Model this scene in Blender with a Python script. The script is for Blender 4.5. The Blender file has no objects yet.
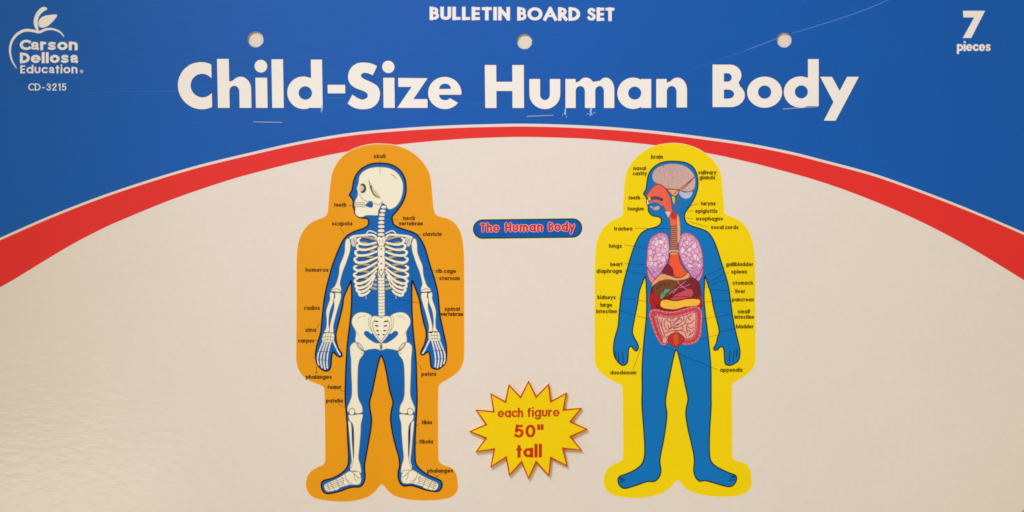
import bpy, math, random
from mathutils import Vector
from mathutils.geometry import tessellate_polygon

random.seed(7)
S = 0.0006                 # metres per picture unit: the card is about 62 cm wide
LAY = 3.0e-5               # thickness of one layer of ink
EPS = 3.0e-6
C = bpy.context.scene.collection


def lin(c):
    c = c / 255.0
    return c / 12.92 if c <= 0.04045 else ((c + 0.055) / 1.055) ** 2.4


SHEEN = 0.010                       # gloss adds this much light, so the pigment is that much darker
LIGHT = (0.93, 0.84, 0.76)          # tint of the warm shop light


# ------------------------------------------------------------------ materials
def ink(name, rgb, rough=0.42, var=0.06, scale=900.0, bump=0.10, spec=0.14):
    """printed ink on coated board: rgb is how it looks under the warm light"""
    m = bpy.data.materials.new(name)
    m.use_nodes = True
    nt = m.node_tree
    b = nt.nodes['Principled BSDF']
    base = [max(0.0025, min(0.97, lin(v) / l - SHEEN)) for v, l in zip(rgb, LIGHT)]
    tc = nt.nodes.new('ShaderNodeTexCoord')
    n1 = nt.nodes.new('ShaderNodeTexNoise')
    n1.inputs['Scale'].default_value = scale
    n1.inputs['Detail'].default_value = 3
    n2 = nt.nodes.new('ShaderNodeTexNoise')
    n2.inputs['Scale'].default_value = 14
    n2.inputs['Detail'].default_value = 4
    nt.links.new(tc.outputs['Object'], n1.inputs['Vector'])
    nt.links.new(tc.outputs['Object'], n2.inputs['Vector'])
    mx = nt.nodes.new('ShaderNodeMath')
    mx.operation = 'ADD'
    nt.links.new(n1.outputs['Fac'], mx.inputs[0])
    nt.links.new(n2.outputs['Fac'], mx.inputs[1])
    mr = nt.nodes.new('ShaderNodeMapRange')
    mr.inputs['From Min'].default_value = 0.6
    mr.inputs['From Max'].default_value = 1.4
    mr.inputs['To Min'].default_value = 1 - var
    mr.inputs['To Max'].default_value = 1 + var
    nt.links.new(mx.outputs[0], mr.inputs['Value'])
    vm = nt.nodes.new('ShaderNodeVectorMath')
    vm.operation = 'SCALE'
    vm.inputs[0].default_value = base
    nt.links.new(mr.outputs['Result'], vm.inputs['Scale'])
    nt.links.new(vm.outputs['Vector'], b.inputs['Base Color'])
    b.inputs['Roughness'].default_value = rough
    b.inputs['Specular IOR Level'].default_value = spec
    if bump:
        mp = nt.nodes.new('ShaderNodeMapping')
        mp.inputs['Rotation'].default_value = (0, math.radians(-12), 0)
        mp.inputs['Scale'].default_value = (0.45, 1, 1.3)
        nt.links.new(tc.outputs['Object'], mp.inputs['Vector'])
        n3 = nt.nodes.new('ShaderNodeTexNoise')
        n3.inputs['Scale'].default_value = 190
        n3.inputs['Detail'].default_value = 4
        nt.links.new(mp.outputs['Vector'], n3.inputs['Vector'])
        bp = nt.nodes.new('ShaderNodeBump')
        bp.inputs['Strength'].default_value = bump
        bp.inputs['Distance'].default_value = 0.001
        nt.links.new(n3.outputs['Fac'], bp.inputs['Height'])
        nt.links.new(bp.outputs['Normal'], b.inputs['Normal'])
    return m


def speckled(name, c0, c1, scale, line=None, edge=0.08):
    """two-tone cell pattern, for the printed lung tissue"""
    m = ink(name, c0, bump=0.05)
    nt = m.node_tree
    b = nt.nodes['Principled BSDF']
    tc = nt.nodes['Texture Coordinate']
    mp = nt.nodes.new('ShaderNodeMapping')
    mp.inputs['Scale'].default_value = (1, 0.0, 0.85)
    nt.links.new(tc.outputs['Object'], mp.inputs['Vector'])
    v = nt.nodes.new('ShaderNodeTexVoronoi')
    v.feature = 'DISTANCE_TO_EDGE'
    v.inputs['Scale'].default_value = scale
    nt.links.new(mp.outputs['Vector'], v.inputs['Vector'])
    v2 = nt.nodes.new('ShaderNodeTexVoronoi')
    v2.inputs['Scale'].default_value = scale
    nt.links.new(mp.outputs['Vector'], v2.inputs['Vector'])
    a = [lin(x) / l for x, l in zip(c0, LIGHT)] + [1]
    c = [lin(x) / l for x, l in zip(c1, LIGHT)] + [1]
    li = [lin(x) / l for x, l in zip(line or c0, LIGHT)] + [1]
    mix = nt.nodes.new('ShaderNodeMix')
    mix.data_type = 'RGBA'
    mix.inputs['A'].default_value = a
    mix.inputs['B'].default_value = c
    sp = nt.nodes.new('ShaderNodeSeparateColor')
    nt.links.new(v2.outputs['Color'], sp.inputs[0])
    nt.links.new(sp.outputs[0], mix.inputs['Factor'])
    mr = nt.nodes.new('ShaderNodeMapRange')
    mr.inputs['From Min'].default_value = edge * 0.4
    mr.inputs['From Max'].default_value = edge * 1.6
    nt.links.new(v.outputs['Distance'], mr.inputs['Value'])
    m2 = nt.nodes.new('ShaderNodeMix')
    m2.data_type = 'RGBA'
    m2.inputs['A'].default_value = li
    nt.links.new(mix.outputs['Result'], m2.inputs['B'])
    nt.links.new(mr.outputs['Result'], m2.inputs['Factor'])
    nt.links.new(m2.outputs['Result'], b.inputs['Base Color'])
    return m


M = dict(
    paper=ink('coated_white_board', (232, 218, 206), var=0.03, scale=300, bump=0.09, rough=0.36, spec=0.4),
    blue=ink('royal_blue_ink', (34, 92, 172), var=0.05, scale=500, bump=0.10),
    red=ink('red_ink', (230, 56, 52), var=0.03, scale=500),
    orange=ink('orange_ink', (236, 156, 30), var=0.05, scale=700),
    halo=ink('pale_orange_edge_ink', (246, 222, 186), var=0.02),
    haloy=ink('pale_yellow_edge_ink', (240, 226, 150), var=0.02),
    yellow=ink('yellow_ink', (255, 210, 4), var=0.05, scale=700),
    burst=ink('golden_yellow_ink', (255, 206, 4), var=0.05, scale=700),
    letter=ink('white_lettering', (243, 235, 230), var=0.03, bump=0.05),
    logo=ink('white_logo_ink', (240, 238, 248), var=0.03, bump=0.05),
    edge=ink('dark_blue_rim_ink', (24, 60, 120), bump=0),
    body=ink('figure_blue_ink', (6, 116, 184), var=0.10, scale=1100),
    bodys=ink('skeleton_blue_ink', (4, 100, 176), var=0.10, scale=1100),
    navy=ink('navy_outline_ink', (16, 24, 40), var=0.0, bump=0),
    green=ink('dark_green_outline_ink', (16, 40, 46), var=0.0, bump=0),
    bone=ink('cream_bone_ink', (244, 234, 206), var=0.06, scale=1200, bump=0.04),
    shade=ink('tan_shading_ink', (216, 200, 156), bump=0, var=0.1),
    bonerim=ink('bone_edge_line_ink', (128, 112, 76), bump=0, var=0.15),
    rear=ink('tan_bone_ink', (186, 168, 126), var=0.08, bump=0),
    scap=ink('grey_bone_ink', (212, 202, 198), bump=0),
    line=ink('brown_line_ink', (104, 78, 50), bump=0, var=0.1),
    fine=ink('fine_brown_line_ink', (168, 140, 98), bump=0, var=0.1),
    dark=ink('dark_brown_ink', (70, 58, 40), bump=0, var=0.1),
    cap=ink('black_caption_ink', (66, 24, 16), bump=0, var=0),
    capy=ink('black_caption_ink_on_yellow', (74, 50, 14), bump=0, var=0),
    lead=ink('leader_line_ink', (150, 90, 30), bump=0, var=0),
    leady=ink('leader_line_ink_on_yellow', (160, 130, 20), bump=0, var=0),
    leadb=ink('leader_line_ink_on_blue', (14, 66, 116), bump=0, var=0),
    brick=ink('burst_red_ink', (196, 56, 24), bump=0, var=0.04),
    pillred=ink('pill_red_ink', (214, 42, 42), bump=0, var=0.04),
    pillwhite=ink('pill_pink_white_ink', (232, 196, 196), bump=0, var=0.04),
    pillblue=ink('pill_blue_ink', (10, 90, 166), bump=0.05),
    glow=ink('pale_yellow_glow_ink', (240, 230, 160), bump=0.05),
    brain=ink('brain_pink_ink', (208, 168, 158), var=0.28, scale=900, bump=0),
    cereb=ink('lilac_ink', (190, 186, 208), bump=0),
    coral=ink('coral_red_ink', (238, 102, 78), var=0.08, scale=1500, bump=0),
    tan=ink('tan_organ_ink', (228, 164, 106), var=0.25, scale=900, bump=0),
    lung=speckled('lung_cell_ink', (226, 160, 196), (246, 216, 222), 390, (178, 104, 146), 0.065),
    lungp=speckled('lung_purple_ink', (204, 134, 184), (226, 168, 204), 800, (172, 100, 154), 0.07),
    pink=ink('bright_pink_ink', (238, 132, 168), var=0.1, bump=0),
    heart=ink('heart_orange_red_ink', (238, 92, 54), var=0.12, scale=1300, bump=0),
    maroon=ink('maroon_ink', (126, 42, 56), var=0.4, scale=800, bump=0),
    liver=ink('liver_brown_ink', (120, 72, 48), var=0.45, scale=800, bump=0),
    stom=ink('stomach_pink_ink', (206, 76, 92), var=0.12, scale=1300, bump=0),
    spleen=ink('dark_crimson_ink', (128, 36, 46), var=0.45, scale=800, bump=0),
    gall=ink('gallbladder_green_ink', (112, 148, 120), bump=0),
    kidney=ink('kidney_red_ink', (180, 38, 42), var=0.3, scale=800, bump=0),
    panc=ink('pancreas_yellow_ink', (244, 186, 62), var=0.25, scale=1100, bump=0),
    colon=ink('colon_red_ink', (212, 82, 92), var=0.35, scale=900, bump=0),
    colonp=ink('colon_pink_ink', (232, 136, 144), var=0.12, scale=1300, bump=0),
    gut=ink('small_intestine_pink_ink', (236, 166, 150), var=0.08, scale=1300, bump=0),
    gutline=ink('gut_line_ink', (134, 58, 44), bump=0),
    bladder=ink('bladder_red_ink', (192, 58, 44), var=0.3, scale=900, bump=0),
    blad2=ink('bladder_orange_ink', (214, 86, 52), bump=0),
    trach=ink('trachea_brown_ink', (150, 76, 58), bump=0),
    ring=ink('trachea_ring_ink', (206, 160, 128), bump=0),
    steel=ink('slate_blue_ink', (70, 104, 150), bump=0),
    lime=ink('lime_yellow_ink', (206, 200, 60), bump=0),
    white=ink('tooth_white_ink', (238, 232, 228), bump=0),
    scratch=ink('scratched_film', (92, 138, 200), bump=0, var=0.1),
    scratch2=ink('faint_scratched_film', (58, 110, 184), bump=0, var=0.1),
    scuff=ink('scuffed_paper', (170, 196, 228), bump=0, var=0.2),
)


def plain(name, rgb, rough, metal=0.0):
    m = bpy.data.materials.new(name)
    m.use_nodes = True
    b = m.node_tree.nodes['Principled BSDF']
    b.inputs['Base Color'].default_value = (*[lin(v) for v in rgb], 1)
    b.inputs['Roughness'].default_value = rough
    b.inputs['Metallic'].default_value = metal
    n = m.node_tree.nodes.new('ShaderNodeTexNoise')
    n.inputs['Scale'].default_value = 400
    bp = m.node_tree.nodes.new('ShaderNodeBump')
    bp.inputs['Strength'].default_value = 0.1
    bp.inputs['Distance'].default_value = 0.0005
    m.node_tree.links.new(n.outputs['Fac'], bp.inputs['Height'])
    m.node_tree.links.new(bp.outputs['Normal'], b.inputs['Normal'])
    return m


pb = M['paper'].node_tree.nodes['Principled BSDF']
pb.inputs['Coat Weight'].default_value = 0.55
pb.inputs['Coat Roughness'].default_value = 0.17
pn = M['paper'].node_tree.nodes
cb = pn.new('ShaderNodeBump')
cb.inputs['Strength'].default_value = 0.14
cb.inputs['Distance'].default_value = 0.001
cn = pn.new('ShaderNodeTexNoise')
cn.inputs['Scale'].default_value = 230
cn.inputs['Detail'].default_value = 6
M['paper'].node_tree.links.new(pn['Mapping'].outputs['Vector'], cn.inputs['Vector'])
M['paper'].node_tree.links.new(cn.outputs['Fac'], cb.inputs['Height'])
M['paper'].node_tree.links.new(cb.outputs['Normal'], pb.inputs['Coat Normal'])
M['wire'] = plain('galvanised_wire', (225, 228, 230), 0.45, 0.15)
M['wall'] = plain('white_pegboard_paint', (238, 232, 222), 0.6)


# ------------------------------------------------------------------ geometry
def P(x, y, z):
    """picture units and height above the card front -> world"""
    return ((x - 512.0) * S, -z, (256.0 - y) * S)


def sm(pts, closed=True, n=5):
    """Catmull-Rom through the points"""
    out = []
    N = len(pts)
    rng = range(N) if closed else range(N - 1)
    for i in rng:
        if closed:
            p0, p1, p2, p3 = pts[(i - 1) % N], pts[i], pts[(i + 1) % N], pts[(i + 2) % N]
        else:
            p0, p1, p2, p3 = pts[max(i - 1, 0)], pts[i], pts[i + 1], pts[min(i + 2, N - 1)]
        for k in range(n):
            t = k / n
            out.append(tuple(0.5 * (2 * p1[j] + (p2[j] - p0[j]) * t + (2 * p0[j] - 5 * p1[j] + 4 * p2[j] - p3[j]) * t * t
                                    + (3 * p1[j] - p0[j] - 3 * p2[j] + p3[j]) * t ** 3) for j in (0, 1)))
    if not closed:
        out.append(tuple(pts[-1]))
    return out


def arc(cx, cy, rx, ry, a0, a1, n=14):
    return [(cx + rx * math.cos(math.radians(a0 + (a1 - a0) * i / n)), cy + ry * math.sin(math.radians(a0 + (a1 - a0) * i / n)))
            for i in range(n + 1)]


def ell(cx, cy, rx, ry=None, n=28, rot=0):
    ry = rx if ry is None else ry
    cr, sr = math.cos(math.radians(rot)), math.sin(math.radians(rot))
    r = []
    for i in range(n):
        a = 2 * math.pi * i / n
        x, y = rx * math.cos(a), ry * math.sin(a)
        r.append((cx + x * cr - y * sr, cy + x * sr + y * cr))
    return r


RIMS = {'cream_bone_ink': ('bonerim', 0.42)}


class Sheet:
    """collects flat printed shapes lying on the card front"""

    def __init__(self, z):
        self.z = z
        self.v = []
        self.f = []
        self.k = 0
        self.rims = []

    def _z(self):
        z = self.z + (self.k % 8) * EPS
        self.k += 1
        return z

    def fill(self, outer, holes=()):
        z = self._z()
        self.rims += [outer] + list(holes)
        loops = [[Vector((p[0], p[1], 0)) for p in l] for l in [outer] + list(holes)]
        tris = tessellate_polygon(loops)
        flat = [p for l in loops for p in l]
        b = len(self.v)
        self.v += [P(p.x, p.y, z) for p in flat]
        for t in tris:
            a, c, d = [flat[i] for i in t]
            area = (c.x - a.x) * (d.y - a.y) - (d.x - a.x) * (c.y - a.y)
            t = tuple(t) if area < 0 else tuple(reversed(t))
            self.f.append(tuple(b + i for i in t))
        return self

    def stroke(self, pts, w, closed=False, cap='round', w1=None):
        """ribbon of width w (a number or one per point)"""
        pts = [p for i, p in enumerate(pts) if i == 0 or abs(p[0] - pts[i - 1][0]) + abs(p[1] - pts[i - 1][1]) > 1e-5]
        N = len(pts)
        if w1 is not None:
            ws = [w + (w1 - w) * i / (N - 1) for i in range(N)]
        elif isinstance(w, (list, tuple)):
            ws = list(w)
        else:
            ws = [w] * N
        if cap == 'square' and not closed:
            for e, q in ((0, 1), (-1, -2)):
                dx, dy = pts[e][0] - pts[q][0], pts[e][1] - pts[q][1]
                L = math.hypot(dx, dy) or 1
                pts[e] = (pts[e][0] + dx / L * ws[e] / 2, pts[e][1] + dy / L * ws[e] / 2)
        L_, R_ = [], []
        for i in range(N):
            a = pts[(i - 1) % N] if closed or i > 0 else None
            c = pts[(i + 1) % N] if closed or i < N - 1 else None
            p = pts[i]
            ds = []
            for q0, q1 in ((a, p), (p, c)):
                if q0 is not None and q1 is not None:
                    l = math.hypot(q1[0] - q0[0], q1[1] - q0[1]) or 1
                    ds.append(((q1[0] - q0[0]) / l, (q1[1] - q0[1]) / l))
            if len(ds) == 2:
                nx, ny = -(ds[0][1] + ds[1][1]), ds[0][0] + ds[1][0]
                l = math.hypot(nx, ny)
                if l < 0.3:
                    nx, ny, k = -ds[0][1], ds[0][0], 1
                else:
                    nx, ny = nx / l, ny / l
                    k = 1 / max(0.55, nx * -ds[0][1] + ny * ds[0][0])
            else:
                nx, ny, k = -ds[0][1], ds[0][0], 1
            h = ws[i] / 2 * k
            L_.append((p[0] + nx * h, p[1] + ny * h))
            R_.append((p[0] - nx * h, p[1] - ny * h))
        z = self._z()
        b = len(self.v)
        for i in range(N):
            self.v.append(P(*L_[i], z))
            self.v.append(P(*R_[i], z))
        for i in range(N if closed else N - 1):
            j = (i + 1) % N
            self.f.append((b + 2 * i, b + 2 * i + 1, b + 2 * j + 1, b + 2 * j))
        if cap == 'round' and not closed:
            for e in (0, N - 1):
                if ws[e] < 0.35:
                    continue
                l, r = L_[e], R_[e]
                a0 = math.atan2(l[1] - pts[e][1], l[0] - pts[e][0])
                sgn = 1 if e == 0 else -1
                idx = [b + 2 * e]
                for q in range(1, 6):
                    a = a0 + sgn * math.pi * q / 6
                    self.v.append(P(pts[e][0] + math.cos(a) * ws[e] / 2, pts[e][1] + math.sin(a) * ws[e] / 2, z))
                    idx.append(len(self.v) - 1)
                idx.append(b + 2 * e + 1)
                self.f.append(tuple(idx if e == 0 else reversed(idx)))
        return self

    def build(self, name, mat, parent=None, label=None):
        nf = len(self.f)
        rim = RIMS.get(mat.name)
        if rim:
            self.z += 0.3 * LAY
            self.k = 0
            for l in list(self.rims):
                self.stroke(l, rim[1], closed=True)
        me = bpy.data.meshes.new(name)
        me.from_pydata(self.v, [], self.f)
        me.update()
        for p in me.polygons:
            if p.normal.y > 0:
                p.flip()
        me.materials.append(mat)
        if rim:
            me.materials.append(M[rim[0]])
            for p in me.polygons:
                p.material_index = 1 if p.index >= nf else 0
        o = bpy.data.objects.new(name, me)
        C.objects.link(o)
        o.parent = parent
        if label:
            o['label'] = label
        return o


def slab(name, outer, holes, z0, z1, mat, parent=None):
    """solid sheet of board with real thickness and through holes"""
    loops = [outer] + list(holes)
    tris = tessellate_polygon([[Vector((p[0], p[1], 0)) for p in l] for l in loops])
    flat = [p for l in loops for p in l]
    n = len(flat)
    v = [P(*p, z1) for p in flat] + [P(*p, z0) for p in flat]
    f = []
    for t in tris:
        a, c, d = [flat[i] for i in t]
        area = (c[0] - a[0]) * (d[1] - a[1]) - (d[0] - a[0]) * (c[1] - a[1])
        t = tuple(t) if area < 0 else tuple(reversed(t))
        f.append(t)
        f.append(tuple(n + i for i in reversed(t)))
    b = 0
    for l in loops:
        m = len(l)
        for i in range(m):
            j = (i + 1) % m
            f.append((b + i, b + j, n + b + j, n + b + i))
        b += m
    me = bpy.data.meshes.new(name)
    me.from_pydata(v, [], f)
    me.update()
    me.materials.append(mat)
    o = bpy.data.objects.new(name, me)
    C.objects.link(o)
    o.parent = parent
    return o


# ------------------------------------------------------------------ lettering: centre lines in units of the cap height, y up
X = 0.66
THIN = {('e', 1): 0.55, ('s', 0): 0.92, ('S', 0): 0.86, ('A', 2): 0.7, ('B', 1): 0.85, ('B', 2): 0.85, ('R', 1): 0.85, ('@', 1): 0.72, ('@', 0): 0.9, ('3', 0): 0.9, ('3', 1): 0.9, ('E', 2): 0.9}


def glyph(ch):
    r = X / 2
    A = lambda cx, cy, rx, ry, a, b, n=12: arc(cx, cy, rx, ry, a, b, n)
    rr = 0.30
    G = {
        'a': (2 * rr, [A(rr, r, rr, r, 0, 360, 22), [(2 * rr, X), (2 * rr, 0)]]),
        '@': (0.44, [sm([(0.03, X - 0.17), (0.08, X - 0.04), (0.2, X), (0.34, X - 0.03), (0.4, X - 0.16), (0.4, 0.12), (0.45, 0)], False, 3), sm([(0.4, 0.40), (0.16, 0.35), (0.02, 0.24), (0.03, 0.07), (0.16, 0), (0.3, 0.05), (0.39, 0.18)], False, 3)]),
        'b': (2 * rr, [A(rr, r, rr, r, 0, 360, 22), [(0, 1.05), (0, 0)]]),
        'c': (0.5, [A(rr, r, rr, r, 48, 312, 18)]),
        'd': (2 * rr, [A(rr, r, rr, r, 0, 360, 22), [(2 * rr, 1.05), (2 * rr, 0)]]),
        'e': (2 * rr, [A(rr, r, rr, r, 0, 306, 20), [(0.06, r), (2 * rr - 0.06, r)]]),
        'f': (0.26, [[(0.1, 0), (0.1, 0.82)] + A(0.24, 0.86, 0.14, 0.16, 180, 90, 5), [(0, X), (0.24, X)]]),
        'g': (2 * rr, [A(rr, r, rr, r, 0, 360, 22), [(2 * rr, X), (2 * rr, -0.08)] + A(rr, -0.08, rr, 0.24, 0, -150, 10)]),
        'h': (0.48, [[(0, 1.05), (0, 0)], A(0.24, X - 0.24, 0.24, 0.24, 180, 0, 10) + [(0.48, 0)]]),
        'i': (0.0, [[(0, X), (0, 0)], [(0, 1.10), (0, 1.11)]]),
        'k': (0.42, [[(0, 1.05), (0, 0)], [(0.38, X), (0.04, 0.30)], [(0.12, 0.36), (0.42, 0)]]),
        'l': (0.0, [[(0, 1.05), (0, 0)]]),
        'm': (0.84, [[(0, X), (0, 0)], A(0.21, X - 0.21, 0.21, 0.21, 180, 0, 10) + [(0.42, 0)], A(0.63, X - 0.21, 0.21, 0.21, 180, 0, 10) + [(0.84, 0)]]),
        'n': (0.48, [[(0, X), (0, 0)], A(0.24, X - 0.24, 0.24, 0.24, 180, 0, 10) + [(0.48, 0)]]),
        'o': (2 * rr, [A(rr, r, rr, r, 0, 360, 24)]),
        'p': (2 * rr, [A(rr, r, rr, r, 0, 360, 22), [(0, X), (0, -0.3)]]),
        'r': (0.27, [[(0, X), (0, 0)], A(0.25, X - 0.25, 0.25, 0.25, 180, 85, 7)]),
        's': (0.46, [sm([(0.43, X - 0.06), (0.28, X), (0.1, X - 0.03), (0.03, X - 0.17), (0.14, X / 2 + 0.03), (0.32, X / 2 - 0.04), (0.44, 0.16), (0.36, 0.03), (0.2, 0), (0.0, 0.07)], False, 3)]),
        't': (0.26, [[(0.13, 0.94), (0.13, 0)], [(0, X), (0.26, X)]]),
        'u': (0.48, [[(0, X)] + A(0.24, 0.24, 0.24, 0.24, 180, 360, 10) + [(0.48, X)]]),
        'v': (0.52, [[(0, X), (0.26, 0)], [(0.52, X), (0.26, 0)]]),
        'x': (0.46, [[(0, X), (0.46, 0)], [(0.46, X), (0, 0)]]),
        'y': (0.54, [[(0, X), (0.28, 0.05)], [(0.54, X), (0.14, -0.3)]]),
        'z': (0.44, [[(0, X), (0.44, X)], [(0.42, X), (0.02, 0)], [(0, 0), (0.44, 0)]]),
        'A': (0.78, [[(0, 0), (0.39, 1)], [(0.78, 0), (0.39, 1)], [(0.17, 0.3), (0.61, 0.3)]]),
        'B': (0.44, [[(0, 1), (0, 0)], [(0, 1), (0.2, 1)] + A(0.2, 0.77, 0.2, 0.23, 90, -90, 9) + [(0, 0.54)], [(0.2, 0.54)] + A(0.2, 0.27, 0.25, 0.27, 90, -90, 9) + [(0, 0)]]),
        'C': (0.56, [A(0.42, 0.5, 0.42, 0.5, 50, 310, 22)]),
        'D': (0.6, [[(0, 1), (0, 0)], [(0, 1), (0.16, 1)] + A(0.16, 0.5, 0.45, 0.5, 90, -90, 14) + [(0, 0)]]),
        'E': (0.38, [[(0, 1), (0, 0)], [(0, 1), (0.38, 1)], [(0, 0.5), (0.36, 0.5)], [(0, 0), (0.38, 0)]]),
        'H': (0.56, [[(0, 1), (0, 0)], [(0.56, 1), (0.56, 0)], [(0, 0.5), (0.56, 0.5)]]),
        'I': (0.0, [[(0, 1), (0, 0)]]),
        'L': (0.36, [[(0, 1), (0, 0)], [(0, 0), (0.36, 0)]]),
        'N': (0.62, [[(0, 1), (0, 0)], [(0.62, 1), (0.62, 0)], [(0.02, 0.96), (0.6, 0.04)]]),
        'O': (0.86, [A(0.43, 0.5, 0.43, 0.5, 0, 360, 30)]),
        'R': (0.46, [[(0, 1), (0, 0)], [(0, 1), (0.18, 1)] + A(0.18, 0.74, 0.22, 0.26, 90, -90, 9) + [(0, 0.48)], [(0.16, 0.46), (0.46, 0)]]),
        'S': (0.48, [sm([(0.44, 0.88), (0.34, 0.98), (0.18, 0.98), (0.06, 0.86), (0.06, 0.7), (0.18, 0.57), (0.34, 0.48), (0.46, 0.34), (0.45, 0.14), (0.32, 0.01), (0.14, 0.02), (0.02, 0.15)], False, 4)]),
        'T': (0.52, [[(0.26, 1), (0.26, 0)], [(0, 1), (0.52, 1)]]),
        'U': (0.54, [[(0, 1)] + A(0.27, 0.27, 0.27, 0.27, 180, 360, 12) + [(0.54, 1)]]),
        '-': (0.3, [[(0, 0.38), (0.3, 0.38)]]),
        '"': (0.24, [[(0, 1.0), (0, 0.74)], [(0.24, 1.0), (0.24, 0.74)]]),
        '0': (0.5, [A(0.25, 0.5, 0.25, 0.5, 0, 360, 24)]),
        '1': (0.16, [[(0.16, 1), (0.16, 0)], [(0.0, 0.86), (0.16, 1)]]),
        '2': (0.46, [sm([(0.02, 0.74), (0.1, 0.95), (0.27, 1), (0.42, 0.86), (0.38, 0.62), (0.2, 0.34), (0.02, 0.02)], False, 4), [(0.02, 0), (0.46, 0)]]),
        '3': (0.44, [sm([(0.02, 0.82), (0.12, 0.98), (0.3, 0.98), (0.4, 0.78), (0.32, 0.58), (0.18, 0.54)], False, 4), sm([(0.18, 0.54), (0.36, 0.48), (0.44, 0.26), (0.32, 0.03), (0.14, 0.01), (0.0, 0.18)], False, 4)]),
        '5': (0.46, [[(0.42, 1), (0.1, 1)], [(0.1, 1), (0.05, 0.52)], sm([(0.05, 0.54), (0.2, 0.62), (0.38, 0.56), (0.46, 0.34), (0.36, 0.06), (0.18, 0), (0.0, 0.12)], False, 4)]),
    }
    return G[ch]


CLOSED = {'a', 'b', 'd', 'g', 'o', 'p', 'O', '0'}


def word(sheet, text, x0, x1, base, cap, sw, tilt=0.0, gap=0.13, grow=0.0, space=0.34, xh=0.66, flat=0.8):
    """write text between x0 and x1 on the baseline; sw is the stroke as a share of the cap height"""
    global X
    X = xh
    w = sw * cap
    tot = 0
    adv = []
    for ch in text:
        if ch == ' ':
            adv.append(space)
            continue
        adv.append(glyph(ch)[0] + sw + gap)
    tot = sum(adv) - gap
    sx = (x1 - x0 - w) / max(1e-6, (tot - sw)) / 1.0        # horizontal scale of centre lines
    cx = x0 + w / 2
    for ch, a in zip(text, adv):
        if ch != ' ':
            wd, strokes = glyph(ch)
            for i, st in enumerate(strokes):
                pts = []
                for (u, v) in st:
                    px = cx + u * sx
                    py = w / 2 + v * (cap - w) if v >= 0 else w / 2 + v * cap
                    pts.append((px, base - py + (px - x0) * tilt))
                cl = ch in CLOSED and i == 0
                if cl:
                    pts = pts[:-1]
                k = THIN.get((ch, i), 1.0)
                ww = []
                for n_ in range(len(pts)):
                    a_, b_ = (pts[n_ - 1], pts[(n_ + 1) % len(pts)]) if cl else (pts[max(n_ - 1, 0)], pts[min(n_ + 1, len(pts) - 1)])
                    L = math.hypot(b_[0] - a_[0], b_[1] - a_[1]) or 1
                    ww.append(w * k * (flat + (1 - flat) * abs(b_[1] - a_[1]) / L) + grow)
                sheet.stroke(pts, ww, closed=cl, cap='round' if (ch == 'i' and i == 1) or grow else 'square')
        cx += a * sx
    return sheet


# ================================================================== the package
pkg = bpy.data.objects.new('bulletin_board_package', None)
C.objects.link(pkg)
pkg.location = P(512, 517, 0)
bpy.context.view_layer.update()
pkg['label'] = 'large printed header card in blue, red and white with two human figures on it'
pkg['category'] = 'package'
ORIGIN = Vector(pkg.location)


def part(o, parent):
    """parent without moving: the package's Empty sits at its bottom edge"""
    o.parent = parent
    return o


HOLES = [(255.6, 39.4, 7.9), (524.4, 41.6, 7.6), (784.2, 40.2, 7.4)]


def ragged(c):
    x, y, r = c
    rnd = random.Random(int(x))
    return [(x + r * (1 + rnd.uniform(-.025, .025)) * math.cos(a * math.pi / 16), y + r * (1 + rnd.uniform(-.025, .025)) * math.sin(a * math.pi / 16)) for a in range(32)]


hl = [ragged(h) for h in HOLES]
card_outline = [(-7, -6)] + [(1031, -6)] + [(1031, 492)] + arc(1006, 492, 25, 25, 0, 90, 8) + [(-7, 517)]
part(slab('card', card_outline, hl, -0.0007, 0.0, M['paper']), pkg)

top_edge = [(-7, 241), (0, 237.8), (50, 215.8), (100, 196.3), (150, 179.5), (200, 164.7), (256, 151.2), (300, 141.4), (350, 132.9), (400, 128.2), (450, 125.3), (500, 123.9), (530, 123.7), (570, 124.8), (610, 127),
            (656, 131), (700, 136.3), (748, 143.2), (790, 151.5), (823, 159.8), (868, 171.8), (898, 181.8), (943, 198.6), (985, 215.5), (1024, 232.4), (1031, 235.6)]
bot_edge = [(-7, 291.5), (0, 287.3), (16, 278.2), (64, 249), (100, 229.8), (128, 217.3), (175, 198.3), (225, 181.3), (256, 172.5), (300, 161.3), (350, 151), (400, 144.3), (456, 139.3), (500, 137.3), (530, 137), (570, 138), (600, 139.8),
            (655, 145.2), (707, 153), (748, 161.9), (768, 166.9), (818, 180.8), (868, 198.7), (918, 220.3), (968, 246.3), (1024, 280.2), (1031, 284.8)]
te, be = sm(top_edge, False, 5), sm(bot_edge, False, 5)
s = Sheet(LAY)
s.fill([(-7, -6)] + te + [(1031, -6)], hl)
blue = part(s.build('header_panel', M['blue']), pkg)
s = Sheet(LAY)
s.fill([(x, y + 2.9 - 0.4 * abs(x - 512) / 512) for x, y in te] + be[::-1])
part(s.build('red_band', M['red']), pkg)


# ------------------------------------------------------------------ title lettering
def shear(l):
    return [(x + (y - 58) * 0.02 * (1 - (x - 217) / 400) if x < 617 else x, y) for x, y in l]


def bowl_stem(cx, cy, ro, ci, cyi, ri, xl, xr, top, base, ry=None):
    """a / d: big bowl joined to a stem, one outline with a round counter"""
    ry = ry or ro
    o = arc(cx, cy, ro, ry, -38, -322, 40)
    o = [p for p in o if p[0] < xl + 0.2]
    # walk the circle anticlockwise on screen from upper stem joint to lower
    pts = [(xr, top), (xl, top)] + [(xl, o[0][1])] + o + [(xl, o[-1][1]), (xl, base), (xr, base)]
    return pts, ell(ci, cyi, ri)


title = []
# C
o = [(211.2, 64.7)] + arc(200.9, 85.7, 23.6, 23.6, -64, -296, 44) + [(211.2, 106.8), (211.2, 94)] + arc(201.8, 85.6, 11.7, 11.8, 40, 320, 34) + [(211.2, 78.1)]
title.append((o, []))


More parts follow.
